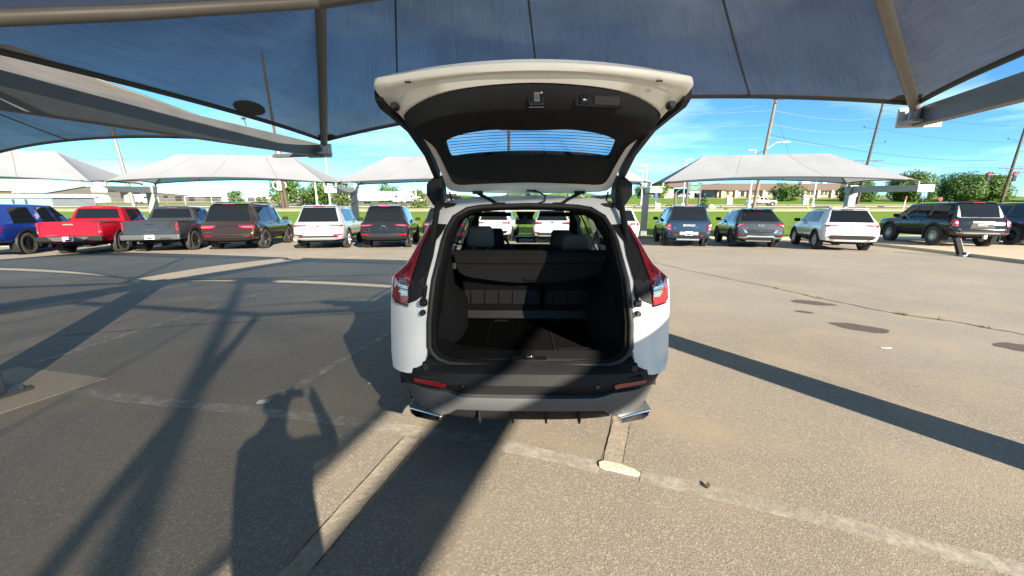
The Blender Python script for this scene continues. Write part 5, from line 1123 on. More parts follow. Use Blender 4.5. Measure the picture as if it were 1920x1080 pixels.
for c in cars: c['group'] = GP
# ------------------------------------------------------------------ poles, wires, signals
def pole(name, label, foot, top, r0, r1, mat, arms=(), cat='utility pole', ins=()):
    fx, fy = foot; z0 = gz(fx, fy); root = empty(name, label, cat, (fx, fy, z0)); t = Vector(top)-Vector((fx, fy, z0))
    MB().tube([(0, 0, -.2), tuple(t*.5), tuple(t)], r0, 12, r2=r1).build('shaft', mat, root, smooth=60)
    for (f, half, ang) in arms:
        p = t*f; d = Vector((cos(ang), sin(ang), 0)); b = MB(); b.box(tuple(p+Vector((0, -r0, 0))), (half*2, .12, .14), ang)
        b.build('crossarm', M_WOOD, root)
        for s in (-1, -.55, .55, 1):
            q = p+d*half*s*.95+Vector((0, -r0, .07)); MB().lathe([(.03, 0), (.07, .04), (.05, .10), (.08, .14), (.03, .22)], 8, tuple(q)).build('insulator', M_TUBE, root)
        for s in (-1, 1): 
            b = MB(); b.tube([tuple(p+d*half*s*.5+Vector((0, -r0, -.05))), tuple(p+Vector((0, -r0, -half*.5)))], .035, 6); b.build('arm_brace', M_WOOD, root)
    for (f, L, s) in ins:       # steel stand-off brackets
        p = t*f; b = MB(); b.tube([tuple(p), tuple(p+Vector((s*L, 0, .12*L)))], .05, 6); b.lathe([(.05, -.1), (.11, 0), (.11, .3), (.05, .4)], 8, tuple(p+Vector((s*L, 0, .12*L)))); b.build('standoff', M_WIRE, root)
    return root
pole('light_pole', 'tall grey pole leaning up behind the left canopies', (-55.7, 61.0), (-57.0, 61.2, 12.0), .30, .20, M_TUBE, cat='pole')
pole('utility_pole', 'tall dark wooden pole seen through the cloth left of centre', (-34.3, 63), (-35.3, 63, 21.5), .24, .16, M_WOOD)
pole('utility_pole', 'wooden pole with a crossarm seen through the raised rear window', (-.6, 74), (-.5, 74, 21.5), .30, .20, M_WOOD, arms=((.60, 1.5, .05),))
pole('utility_pole', 'pale wooden pole with a lamp arm rising behind the charcoal SUV', (32.7, 56.0), (34.1, 56.4, 14.2), .24, .16, M_WOODL, arms=((.985, 1.1, .2),))
ro_ = bpy.data.objects['utility_pole.002']
b = MB(); b.tube([(.85, 0, 8.0), (1.8, -.3, 8.75), (2.6, -.4, 8.8)], .05, 6); b.box((2.9, -.4, 8.78), (.9, .3, .18)); b.build('lamp_arm', M_STEELW, ro_)
b = MB(); b.tube([(.8, .05, 7.9), (-.6, .2, 7.2), (-1.4, .3, 6.8)], .05, 6); b.build('cable_bracket', M_WIRE, ro_)
pole('utility_pole', 'tall thin pole with brackets right of the far canopy', (85.0, 102), (88.2, 103.5, 24.5), .34, .22, M_WOOD, arms=((.42, 3.4, 0),), ins=((.93, 3.0, 1), (.72, 3.0, -1), (.58, 3.0, 1)))
pole('utility_pole', 'tall thin pole beside the traffic signals at the right edge', (120.4, 102), (123.6, 103.5, 21.3), .34, .22, M_WOOD, arms=((.40, 3.6, 0),), ins=((.86, 3.2, 1), (.70, 3.2, -1), (.58, 3.2, 1)))
def wire(pts_a, pts_b, sag, r, mat, label):
    a, b_ = Vector(pts_a), Vector(pts_b); pts = [a.lerp(b_, i/24)-Vector((0, 0, sag*4*(i/24)*(1-i/24))) for i in range(25)]
    o = MB().tube(pts, r, 5).build('power_line', mat); tag(o, label, 'power line', 'power lines across the sky')
wire((-160, 66, 8.6), (-.5, 73.5, 8.4), .7, .03, M_WIRE, 'lower dark cable strung above the left canopies')
wire((-.5, 73.7, 13.0), (-150, 80, 14.0), 1.0, .03, M_WIRE, 'upper dark cable running left from the crossarm pole')
wire((-.5, 73.7, 13.1), (34.0, 56.3, 13.6), .8, .018, M_WIREL, 'bright cable from the crossarm pole to the pale wooden pole')
for i, (za, zb, lab) in enumerate(((12.6, 20.0, 'highest bright cable fanning right from the pale wooden pole'), (10.9, 17.2, 'second bright cable fanning right from the pale wooden pole'), (9.3, 14.0, 'third bright cable fanning right from the pale wooden pole'))):
    wire((-20, 70, za+1.6), (34.0, 56.3, za), .5, .015, M_WIREL, lab.replace('fanning right from', 'arriving from the left at')); wire((34.0, 56.3, za), (86.5, 102.5, zb), .8, .02, M_WIREL, lab)
for z1, z2, lab in ((22.0, 18.2, 'top cable between the two tall bracket poles'), (17.8, 14.6, 'middle cable between the two tall bracket poles'), (10.3, 9.0, 'low cable between the two tall bracket poles'), (8.2, 7.6, 'lowest cable between the two tall bracket poles')):
    wire((86.6, 102.8, z1), (122.3, 102.8, z2), .9, .03, M_WIRE, lab); wire((122.3, 102.8, z2), (190, 110, z2+1), .9, .05, M_WIRE, lab.replace('between the two tall bracket poles', 'leaving the picture at the right'))
wire((34, 56.3, 9.6), (120, 101, 10.5), 1.4, .03, M_WIRE, 'faint long cable sagging behind the right far canopy')
# signals hung on a span wire with its own mast out of frame
sg = empty('signal_span', 'steel signal mast arm at the right edge holding red traffic lights', 'traffic pole', (132, 104, gz(132, 104)))
MB().tube([(0, 0, 0), (0, 0, 7.4)], .2, 10).build('mast', M_STEEL, sg, smooth=60); MB().tube([(0, 0, 7.0), (-15.5, 0, 7.15)], .11, 8).build('arm', M_STEEL, sg, smooth=60)
M_REDLIT = emis('red_signal_lit', (1, .03, .05), 3); M_SIGOFF = pbr('signal_unlit', (.02, .02, .02), .3)
for px, lab in ((117.6, 'left traffic signal showing red on the mast arm'), (124.0, 'right traffic signal showing red on the mast arm')):
    t = empty('traffic_signal', lab, 'traffic light', (px, 103.6, gz(132, 104)+6.4), 0, 'red traffic signals')
    b = MB(); b.box((0, 0, .2), (.85, .30, 2.1)); b.build('housing', M_INK, t, bevel=.05)
    for k, m in ((.95, M_REDLIT), (.2, M_SIGOFF), (-.55, M_SIGOFF)): MB().lathe([(.01, -.22), (.30, -.20), (.30, -.1)], 16, (0, 0, k), 'Y').build('lamp', m, t)
    b = MB(); b.rings([[(cos(a)*r_, y, .95+sin(a)*r_) for a in [pi*k/10 for k in range(11)]] for r_, y in ((.36, -.15), (.36, -.55))], caps=False, closed=False); b.build('visor', M_INK, t)
    b = MB(); b.tube([(0, .05, 1.5), (0, .3, .9)], .05, 6); b.build('hanger', M_STEEL, t)
def white_lamp(label, foot, h, r=.14, arm=0):
    x, y = foot; t = empty('street_lamp', label, 'street lamp', (x, y, gz(x, y)), 0)
    MB().tube([(0, 0, .5), (0, 0, h)], r, 10, r2=r*.7).build('shaft', M_POLEW, t, smooth=60); b = MB(); b.lathe([(r*2.2, 0), (r*2.2, .5), (r*1.6, .6)], 12); b.build('base', M_POLEW, t)
    b = MB(); b.box((arm*.7 if arm else 0, 0, h), (1.1 if arm else .5, .35, .18)); b.build('lamp_head', M_POLEW, t, bevel=.03)
white_lamp('tall white lamp post behind the silver SUV', (-31.2, 71), 8.7); white_lamp('short white lamp post just left of the tall one', (-33.9, 72), 4.9, .16)
white_lamp('white lamp post left of the pale wooden pole', (40.8, 71.3), 9.5, .14, -1); white_lamp('white lamp post behind the white SUV at the right', (59.2, 81.5), 8.5, .16)
white_lamp('taller white lamp post right of the tailgate', (26.6, 83), 7.9, .16, -1); white_lamp('shorter white lamp post right of the tailgate', (29.0, 93), 7.4, .16, -1); white_lamp('white lamp post peeking over the right far canopy', (34.2, 83), 9.0, .16, 1)
white_lamp('white lamp post left of the open tailgate', (-19.0, 82), 5.2, .16)
# yellow guy-wire guard, marker posts
t = empty('guy_wire', 'yellow guarded guy wire slanting out of the grass', 'guy wire', (27.2, 37, gz(27.2, 37))); MB().tube([(0, 0, 0), (-.55, .9, 2.0)], .05, 8).build('guard', pbr('yellow_guard', (.75, .50, .03), .5), t); MB().tube([(-.5, .85, 1.9), (7.2, 19.5, 12.6)], .012, 5).build('cable', M_WIRE, t)
t = empty('marker_post', 'white marker post with an orange tip on the grass', 'marker post', (62.5, 66, gz(62.5, 66))); MB().tube([(0, 0, 0), (.12, 0, 1.5)], .09, 8).build('stake', M_POLEW, t); MB().tube([(.10, 0, 1.3), (.16, 0, 1.95)], .11, 8).build('tip', pbr('orange_tip', (.7, .12, .03), .5), t)
t = empty('hospital_sign', 'blue hospital road sign with a white H', 'road sign', (70.3, 71, gz(70, 71))); MB().tube([(0, 0, 0), (0, 0, 2.6)], .05, 8).build('post', M_STEEL, t)
MB().box((0, -.06, 2.2), (1.15, .03, 1.15), .0).build('panel', pbr('sign_blue', (.01, .10, .42), .5), t); text_obj('letter', 'H', 1.1, M_PLATE, t, (0, -.085, 2.2), (pi/2, 0, 0), .005)
t = empty('red_sign', 'small red road sign in front of the trees', 'road sign', (95, 92, gz(95, 92))); MB().tube([(0, 0, 0), (0, 0, 1.2)], .06, 8).build('post', M_STEEL, t); MB().lathe([(.01, -.02), (.45, -.02), (.45, .02)], 8, (0, -.06, 1.4), 'Y').build('panel', pbr('sign_red', (.45, .03, .02), .5), t)
t = empty('road_sign', 'grey back of a square road sign beside the right far canopy post', 'road sign', (60.2, 73, gz(60, 73))); MB().tube([(0, 0, 0), (0, 0, 2.7)], .05, 8).build('post', M_STEEL, t); MB().box((0, -.06, 2.35), (.8, .03, .9)).build('panel', M_STEEL, t)
# price sign
t = empty('price_sign', 'green lit fuel price sign between two dark posts', 'price sign', (27.5, 63.0, gz(27, 63)), 0); M_PYL = pbr('sign_charcoal', (.06, .065, .07), .5)
for x in (-.95, .95): MB().box((x, 0, 1.95), (.26, .3, 3.9)).build('post', M_PYL, t, bevel=.02)
MB().box((0, -.02, 3.15), (1.64, .26, 1.5)).build('cabinet', M_PYL, t); MB().box((0, -.16, 3.73), (1.6, .04, .34)).build('header', pbr('sign_green', (.01, .30, .14), .4), t); MB().box((0, -.185, 3.74), (.62, .02, .14)).build('header_text', M_PLATE, t)
MB().box((0, -.16, 2.52), (1.55, .04, .16)).build('name_strip', pbr('strip_blue', (.35, .45, .6), .5), t)
text_obj('price_digits', '4.59', .66, emis('green_led', (.02, .9, .12), 1.6), t, (-.08, -.16, 3.13), (pi/2, 0, 0), .01); text_obj('price_fraction', '9', .28, MATS['green_led'], t, (.66, -.16, 3.30), (pi/2, 0, 0), .01)
t = empty('sign_stub', 'short dark post left of the fuel price sign', 'post', (24.6, 62.5, gz(24, 62))); MB().box((0, 0, 1.2), (.26, .26, 2.4)).build('post', M_PYL, t, bevel=.02); MB().box((.25, .3, .9), (.22, .22, 1.8)).build('post', M_PYL, t, bevel=.02)
t = empty('fuel_banner', 'blue and white banner post left of the price sign', 'banner', (22.2, 64, gz(22, 64))); MB().tube([(0, 0, 0), (0, 0, 3.0)], .05, 8).build('post', M_STEELW, t); MB().box((0, -.06, 1.9), (.42, .03, 1.5)).build('cloth', pbr('banner_blue', (.03, .06, .25), .6), t); MB().box((.3, 0, .45), (.75, .5, .9)).build('bollard', M_POLEW, t, bevel=.05)
def cabinet(label, x, y, d):
    t = empty('utility_cabinet', label, 'utility box', (x, y, gz(x, y)+.04)); MB().box((0, 0, d[2]/2), d).build('box', M_STEELW, t, bevel=.05); MB().box((0, 0, d[2]+.03), (d[0]+.1, d[1]+.1, .06)).build('lid', M_STEELW, t); MB().box((0, -d[1]/2-.01, d[2]*.5), (.02, .02, d[2]*.8)).build('door_gap', M_INK, t)
cabinet('pale utility cabinet on the grass behind the white SUV', 67.5, 95.5, (1.2, .8, 1.5)); cabinet('pale utility cabinet on the grass before the dark entrance', 50.0, 95.5, (1.2, .8, 1.6)); cabinet('small grey utility box right of the larger cabinet', 76.8, 95.5, (.4, .4, .9))
b = MB(); b.lathe([(.75, 0), (.70, .3), (.45, .6), (.05, .75)], 12); o = b.build('boulder', M_CURB, smooth=60); o.location = (32.2, 67, gz(32, 67)); tag(o, 'pale boulder beside a small bush on the grass', 'boulder')

# ------------------------------------------------------------------ trees and bushes
def leaf_cloud(n, lobes, size, seed, squash=1.0):
    rnd = random.Random(seed); mb = MB()
    for i in range(n):
        c, r = lobes[rnd.randrange(len(lobes))]
        while True:
            v = Vector((rnd.uniform(-1, 1), rnd.uniform(-1, 1), rnd.uniform(-1, 1)))
            if .35 < v.length <= 1: break
        v = v.normalized()*(v.length**.35); p = Vector(c)+Vector((v.x*r, v.y*r, v.z*r*squash)); nrm = (v+Vector((rnd.uniform(-.7, .7), rnd.uniform(-.7, .7), rnd.uniform(-.2, .9)))).normalized()
        a = nrm.orthogonal().normalized(); a = Matrix.Rotation(rnd.uniform(0, 6.28), 3, nrm) @ a; bb = nrm.cross(a); s = size*rnd.uniform(.6, 1.4)
        mb.add([p-a*s-bb*s*.5, p+a*s*.2-bb*s*.6, p+a*s+bb*s*.3, p-a*s*.3+bb*s*.6], [(0, 1, 2, 3)])
    return mb
TREE_M = {}
def tree(name, label, foot, h, w, seed, mat, cat='tree', n=2600, trunk=.16, lean=0, size=.17, lo=.30, group=None, nl=16):
    key = (seed, mat.name); rnd = random.Random(seed); x, y = foot
    root = empty(name, label, cat, (x, y, gz(x, y)), 0, group)
    lobes = []
    for k in range(nl):
        a = rnd.uniform(0, 6.28); f = rnd.uniform(lo+.10, .86); rad_ = w*.5*(sin(pi*min(1, (f-lo)/(1-lo)*.85+.12))**.7)*rnd.uniform(.35, .72); lobes.append((Vector((cos(a)*rad_+lean*f, sin(a)*rad_, h*f)), w*rnd.uniform(.19, .29)))
    leaf_cloud(n, lobes, size, seed, .85).build('crown', mat, root, fix=False)
    b = MB(); b.tube([(0, 0, -.1), (lean*.15, 0, h*.2), (lean*.35, 0, h*.42)], trunk, 9, r2=trunk*.7)
    for (c, r_) in lobes[:7]:
        b.tube([(lean*.3, 0, h*.33), tuple(Vector((lean*.35, 0, h*.40)).lerp(c, .5)+Vector((0, 0, -.1))), tuple(c)], trunk*.45, 6, r2=trunk*.12)
    b.build('trunk', M_BARK, root, smooth=60)
    return root
tree('street_tree', 'leafy tree with a leaning trunk behind the silver SUV', (-41.5, 76), 5.4, 6.6, 3, M_LEAF1, lean=1.2, trunk=.22, size=.16, n=3400, lo=.22)
tree('street_tree', 'broad green tree right of the leaning trunk', (-37.6, 78), 5.0, 6.0, 4, M_LEAF1, lean=1.6, trunk=.2, size=.16, n=3000, lo=.2)
tree('street_tree', 'green tree left of the white truck trailer', (-36.0, 88), 5.2, 6.0, 5, M_LEAF3, size=.16, n=2600, lo=.12)
tree('roadside_bush', 'dense green bush under the roadside trees', (-39, 82), 2.6, 6.5, 6, M_LEAF3, 'bush', size=.15, n=2200, lo=.05, trunk=.08)
tree('street_tree', 'round tree behind the trailer roofs', (-45, 152), 7.0, 8.5, 7, M_LEAF1, size=.28, n=1500)
tree('street_tree', 'small tree right of the parked truck cab', (-34, 150), 5.0, 5.0, 8, M_LEAF1, size=.25, n=1200)
tree('roadside_bush', 'yellow green bush left of the open tailgate', (-15.6, 70), 1.9, 3.0, 9, M_LEAF3, 'bush', size=.12, n=1500, lo=.02, trunk=.05)
tree('roadside_bush', 'solitary round bush in the dry field', (-105, 158), 4.6, 6.0, 10, M_LEAF2, 'bush', size=.28, n=1300, lo=.05)
tree('roadside_bush', 'small low bush right of the round field bush', (-92, 152), 2.4, 4.0, 11, M_LEAF3, 'bush', size=.25, n=700, lo=.05, trunk=.06)
tree('street_tree', 'bright green tree right of the tailgate beside the plaza', (52, 148), 5.2, 8.0, 12, M_LEAF1, size=.3, n=1700, lo=.15)
tree('street_tree', 'dark tree partly hidden by the open tailgate', (46.5, 147), 4.6, 7.0, 13, M_LEAF2, size=.3, n=1400, lo=.1)
tree('street_tree', 'small single tree in front of the plaza windows', (81.0, 121), 4.3, 4.2, 14, M_LEAF1, size=.2, n=1100, lo=.32)
tree('roadside_bush', 'reddish bush beside the pale boulder', (31.4, 68), 1.7, 1.6, 15, M_LEAF2, 'bush', size=.1, n=600, lo=.05, trunk=.05)
tree('shade_tree', 'low dark tree behind the right canopy post', (80, 121), 4.6, 8.5, 20, M_LEAF2, size=.28, n=1800, lo=.08)
tree('shade_tree', 'broad rounded tree under the right end of the far canopy', (98, 118), 5.2, 9.0, 21, M_LEAF2, size=.21, n=12000, lo=.10, nl=26)
tree('shade_tree', 'tallest rounded tree left of the hospital sign gap', (112, 117), 8.0, 10.0, 22, M_LEAF1, size=.21, n=17000, lo=.06, nl=34, trunk=.3)
tree('shade_tree', 'rounded tree between the tallest tree and the bracket pole', (130, 121), 7.0, 11.0, 23, M_LEAF2, size=.21, n=17000, lo=.05, nl=34, trunk=.3)
tree('shade_tree', 'rounded tree directly left of the bracket pole at the right', (142.5, 124), 7.2, 9.5, 24, M_LEAF1, size=.21, n=16000, lo=.05, nl=34, trunk=.3)
tree('shade_tree', 'paler tree at the right edge of the photo', (153, 118), 8.4, 9.0, 25, M_LEAF2, size=.21, n=14000, lo=.05, nl=32)
tree('roadside_bush', 'low round bush at the foot of the right edge trees', (146, 112), 3.6, 6.0, 26, M_LEAF1, 'bush', size=.25, n=1500, lo=.05)
# far wooded skyline
fw = MB(); rnd = random.Random(5)
for i in range(9000):
    x = rnd.uniform(-700, 800); y = 620+rnd.uniform(0, 60); h = 5.5+3*sin(x*.021)+2*sin(x*.07+1); p = Vector((x, y, rnd.uniform(0, 1)**.7*h)); s = rnd.uniform(.8, 2.0)
    a = rnd.uniform(-.5, .5); fw.add([p+Vector((-s, 0, -s*.5)), p+Vector((s, a, -s*.6)), p+Vector((s*.6, 0, s*.6)), p+Vector((-s*.7, a, s*.5))], [(0, 1, 2, 3)])
tag(fw.build('far_wood', M_LEAF2, fix=False), 'low far-off belt of trees along the horizon', 'trees', kind='stuff')

# ------------------------------------------------------------------ buildings
M_CREAM = pbr('cream_render', (.42, .38, .28), .85, var=.05, vscale=.6); M_BROWN = pbr('brown_mansard', (.11, .08, .065), .85, var=.06, vscale=1.5); M_DKGLASS = pbr('shop_glass', (.03, .035, .04), .1); M_TAN = pbr('tan_brick_base', (.22, .15, .09), .85, var=.08)
M_GREYM = pbr('grey_metal_cladding', (.10, .095, .085), .6, var=.03, vscale=.2); M_WHITEM = pbr('white_metal_roof', (.55, .56, .57), .5); M_REDM = pbr('red_metal_roof', (.22, .05, .035), .6); M_PALEB = pbr('pale_blue_cladding', (.20, .24, .26), .6)
t = empty('plaza_building', 'long single-storey plaza with cream walls and brown mansard roof', 'building', (84, 152, gz(84, 152)), 0); gzb = 0
def pb(nm, c, d, m, par=t, bev=0): b = MB(); b.box(c, d); return b.build(nm, m, par, bevel=bev)
wing = pb('wall', (14.5, 4, 1.45), (47, 8, 2.9), M_CREAM); pb('plinth', (14.5, -.06, .35), (47, .2, .7), M_TAN)
rf = MB(); rf.prism([(-9.5, -.9, 2.75), (38.4, -.9, 2.75), (38.4, 9, 2.75), (-9.5, 9, 2.75)], (0, 0, .12)); rf.hexa([(-9.4, -.8, 2.88), (38.3, -.8, 2.88), (38.3, 9, 2.88), (-9.4, 9, 2.88)], [(-8.2, 1.2, 5.3), (37.1, 1.2, 5.3), (37.1, 8, 5.3), (-8.2, 8, 5.3)]); rf.build('roof', M_BROWN, t)
for i, x in enumerate((-7.5, -2.5, 2.5, 7.5, 12.5, 17.5, 22.5, 27.5, 32.5, 37.2)): pb('pier', (x, -.45, 1.38), (.9, .9, 2.74), M_CREAM)
for x in (-5.2, 4.2, 6.0, 10.0, 11.4, 14.3, 15.7, 19.3, 20.7, 24.3, 25.7, 29.3, 30.7, 34.5):
    w = pb('window', (x, -.03, 1.75), (.95, .12, 1.15), M_DKGLASS); pb('mullion', (x, -.11, 1.75), (.06, .06, 1.1), M_CREAM, w); pb('mullion', (x, -.11, 1.75), (.9, .06, .05), M_CREAM, w)
pb('door', (.2, -.03, 1.25), (1.3, .14, 2.2), M_DKGLASS); pb('air_conditioner', (24, 2.5, 5.6), (3.0, 1.6, .6), M_STEELW); pb('air_conditioner', (-2.5, 2.0, 4.2), (1.6, 1.2, 1.3), M_POLEW); pb('vent_cowl', (31, 2.5, 5.5), (1.6, 1.0, .4), M_STEELW)
pb('entrance_glass', (-14.5, .6, 1.6), (9.6, .3, 3.0), M_DKGLASS); pb('porch_fascia', (-14, -2.4, 3.9), (12.5, 4.2, 1.9), M_BROWN); pb('porch_pier', (-20.0, -3.6, 1.5), (1.5, 1.2, 3.0), M_CREAM); pb('porch_soffit', (-14, -2.4, 2.92), (12.2, 4.0, .12), M_INK)
pb('valley_roof', (-9.0, 1.5, 3.6), (4.6, 5.5, 1.7), pbr('dark_shingle', (.06, .055, .06), .9)); pb('end_wall', (-27.8, .5, 2.0), (3.2, 7, 4.0), M_CREAM); pb('end_fascia', (-26.5, -.3, 4.7), (9.5, 8, 1.6), M_BROWN); pb('recessed_wall', (-22.6, 2.5, 1.7), (7.4, 3, 3.4), M_SKID); pb('poster', (-16.0, .38, 1.9), (.9, .1, 1.3), M_POLEW); pb('poster', (-13.4, .38, 1.4), (.7, .1, .7), M_POLEW)
t = empty('warehouse', 'large grey metal warehouse with a low gable at the left', 'building', (-214, 228, gz(-214, 228))); W_ = 92
b = MB(); b.prism([(-W_/2-4, 0, 0), (W_/2, 0, 0), (W_/2, 0, 2.6), (-18, 0, 8.0), (-W_/2-4, 0, 2.9)], (0, 60, 0)); b.build('wall', M_GREYM, t)
b = MB(); b.prism([(-18, -.8, 8.0), (W_/2+.8, -.8, 2.5), (W_/2+.8, -.8, 3.4), (-18, -.8, 8.7)], (0, 62, 0)); b.build('roof', M_WHITEM, t)
b = MB(); b.prism([(-18, -.8, 8.0), (-W_/2-4.8, -.8, 2.8), (-W_/2-4.8, -.8, 3.1), (-18, -.8, 8.25)], (0, 62, 0)); b.build('roof', M_GREYM, t)
for x, z, w, h in ((-26, 2.0, 5.2, 2.6), (-15, 1.6, 3.0, 1.8), (2, 3.2, 5.0, 3.6), (8.2, 3.2, 4.0, 3.6), (24, 2.6, 2.2, 1.2), (31, 1.6, 3.6, 2.4), (38, 1.4, 3.0, 2.2)): pb('loading_door', (x, -.05, z), (w, .2, h), M_INK, t)
t = empty('metal_shed', 'pale blue metal shed at the far left edge', 'building', (-96, 78, gz(-96, 78))); pb('wall', (0, 4, .85), (19, 8, 1.7), M_PALEB, t)
b = MB(); b.hexa([(-9.8, -.3, 1.72), (9.8, -.3, 1.72), (9.8, 8.3, 1.72), (-9.8, 8.3, 1.72)], [(-9.8, 2, 2.4), (9.6, 2, 2.4), (9.6, 6, 2.4), (-9.8, 6, 2.4)]); b.build('roof', M_WHITEM, t)
for x in (2.2, 4.6): pb('door', (x, -.03, .95), (.35, .1, .9), M_SKID, t)
t = empty('distant_barn', 'distant low building with a red roof at the left', 'building', (-310, 270, gz(-310, 270))); pb('wall', (0, 5, 1.5), (34, 10, 3.0), M_GREYM, t); b = MB(); b.hexa([(-18, -1, 3.0), (18, -1, 3.0), (18, 11, 3.0), (-18, 11, 3.0)], [(-17, 4, 5.4), (17, 4, 5.4), (17, 6, 5.4), (-17, 6, 5.4)]); b.build('roof', M_REDM, t)
t = empty('distant_shed', 'distant tan shed at the far left edge of the photo', 'building', (-345, 268, gz(-345, 268))); pb('wall', (0, 5, 3), (22, 10, 6.0), M_TAN, t); pb('roof', (0, 5, 6.2), (23, 11, .4), M_BROWN, t); pb('door', (-4, -.05, 2), (6, .2, 4), M_WHITEM, t)
for x, y, w, h, lab in ((-156, 240, 26, 4.6, 'white distant shed right of the grey warehouse'), (-128, 245, 18, 4.0, 'second white distant shed right of the grey warehouse'), (-112, 250, 16, 4.4, 'small grey distant shed near the field bush')):
    t = empty('distant_shed', lab, 'building', (x, y, gz(x, y))); pb('wall', (0, 5, h*.38), (w, 10, h*.76), M_WHITEM if 'white' in lab else M_GREYM, t); b = MB(); b.hexa([(-w/2-.4, -.4, h*.76), (w/2+.4, -.4, h*.76), (w/2+.4, 10.4, h*.76), (-w/2-.4, 10.4, h*.76)], [(-w/2-.4, 4.9, h), (w/2+.4, 4.9, h), (w/2+.4, 5.1, h), (-w/2-.4, 5.1, h)]); b.build('roof', M_WHITEM, t); pb('door', (w*.2, -.05, h*.25), (w*.16, .2, h*.5), M_SKID, t)
t = empty('distant_shop', 'low brown distant building left of the open tailgate', 'building', (-30, 165, gz(-30, 165))); pb('wall', (0, 4, 1.8), (14, 8, 3.6), M_BROWN, t); pb('roof', (0, 4, 3.75), (15, 9, .3), M_WHITEM, t); pb('window', (2, -.05, 1.6), (5, .15, 1.6), M_DKGLASS, t)
# field fixtures at the left
t = empty('mesh_fence', 'thin wire mesh fence along the left field', 'fence', (-70, 100, gz(-70, 100)))
for k in range(14): MB().tube([(-30+k*4.2, 0, 0), (-30+k*4.2, 0, 1.5)], .05, 6).build('post', M_TUBE, t)
for z in (.1, .8, 1.45): MB().tube([(-30, 0, z), (25, 0, z)], .025, 5).build('rail', M_WIREL, t)
for k, x in enumerate((-91, -80.5)):
    t = empty('stock_trailer', ('left' if k == 0 else 'right')+' white horse trailer in the left field', 'trailer', (x*1.0-14, 104+k*2, gz(x, 104)), .12)
    secs = []
    for y, s in ((-3.4, .75), (-3.0, .95), (-1.5, 1), (3.0, 1), (3.4, .92)): secs.append([(-1.05*s, y, .6), (1.05*s, y, .6), (1.1*s, y, 1.6), (.9*s, y, 2.35*s), (0, y, 2.55*s), (-.9*s, y, 2.35*s), (-1.1*s, y, 1.6)])
    b = MB(); b.rings(secs); o = b.build('body', M_POLEW, t, smooth=40); o.rotation_euler = (0, 0, pi/2)
    for q in (-.6, .5): pb('wheel', (q, -1.1, .38), (.7, .2, .7), M_TYRE, t, .2)
    pb('window', (1.6, -1.12, 1.8), (.9, .05, .5), M_DKGLASS, t); pb('window', (-1.2, -1.12, 1.7), (.7, .05, .9), M_SKID, t)
t = empty('goal_frame', 'white pipe goal frame in the left field', 'frame', (-76, 100.5, gz(-76, 100))); MB().tube([(-3.2, 0, 0), (-3.2, 0, 2.0), (3.2, 0, 2.0), (3.2, 0, 0)], .08, 8).build('pipe', M_POLEW, t)
for x, y, h, lab in ((-140, 118, 6.0, 'thin white flood light post before the grey warehouse'), (-103, 112, 4.4, 'short thin white post before the grey warehouse')):
    t = empty('flood_light', lab, 'light post', (x, y, gz(x, y))); MB().tube([(0, 0, 0), (-.3, 0, h)], .11, 8).build('shaft', M_POLEW, t); pb('lamp_head', (-.3, 0, h), (.8, .3, .3), M_POLEW, t)
t = empty('ring_sign', 'white ring sign on a dark wooden post by the roadside trees', 'sign', (-35.4, 64, gz(-35, 64))); MB().tube([(0, 0, 0), (-.05, 0, 2.6)], .26, 10).build('post', M_WOOD, t, smooth=60)
MB().tube([(-.1+1.0*cos(2*pi*k/24), -.2, 3.6+.75*sin(2*pi*k/24)) for k in range(24)], .09, 6, closed=True).build('ring', M_POLEW, t, smooth=60); MB().box((-.1, -.2, 3.65), (.62, .2, 1.2)).build('panel', M_POLEW, t)
# trucks in the yard
def semi(label, x, y, cabcol, ln=15.5):
    t = empty('semi_truck', label, 'truck', (x, y, gz(x, y)+.09), -.04); M_T = pbr('trailer_white_%d' % int(-x), (.80, .80, .80), .5)
    bx = pb('trailer_body', (0, 0, 2.55), (ln, 2.5, 2.85), M_T, t, .04); pb('skirt', (.5, -1.2, .85), (ln*.45, .06, .6), M_SKID, t)
    for q in (ln*.30, ln*.38, -ln*.30, -ln*.40): 
        MB().lathe([(.2, -.3), (.5, -.28), (.5, .28), (.2, .3)], 16, (-q, -1.0, .5), 'Y').build('wheel', M_TYRE, t, smooth=40)
    cb = MB(); secs = [[(ln/2+.7, s*1.15, .6) for s in (-1, 1)] + [(ln/2+.7, s*1.1, 3.9) for s in (1, -1)], [(ln/2+2.3, s*1.15, .6) for s in (-1, 1)] + [(ln/2+2.2, s*1.0, 3.6) for s in (1, -1)], [(ln/2+3.1, s*1.15, .6) for s in (-1, 1)] + [(ln/2+3.0, s*1.0, 2.5) for s in (1, -1)], [(ln/2+4.6, s*1.05, .6) for s in (-1, 1)] + [(ln/2+4.5, s*.9, 1.9) for s in (1, -1)], [(ln/2+5.0, s*.95, .6) for s in (-1, 1)] + [(ln/2+4.9, s*.8, 1.6) for s in (1, -1)]]
    cb.rings(secs); c = cb.build('cab', pbr('cab_%d' % int(-x), cabcol, .4), t, bevel=.08); pb('side_window', (ln/2+2.35, -1.11, 2.35), (.8, .06, .7), M_DKGLASS, t)
    for q in (ln/2+.9, ln/2+4.0): MB().lathe([(.2, -.2), (.5, -.18), (.5, .18), (.2, .2)], 16, (q, -1.0, .5), 'Y').build('wheel', M_TYRE, t, smooth=40)
semi('nearer white semi trailer with a grey cab in the yard', -47.5, 136, (.50, .53, .56)); semi('farther white semi truck with a white cab in the yard', -44.0, 142, (.78, .78, .78))
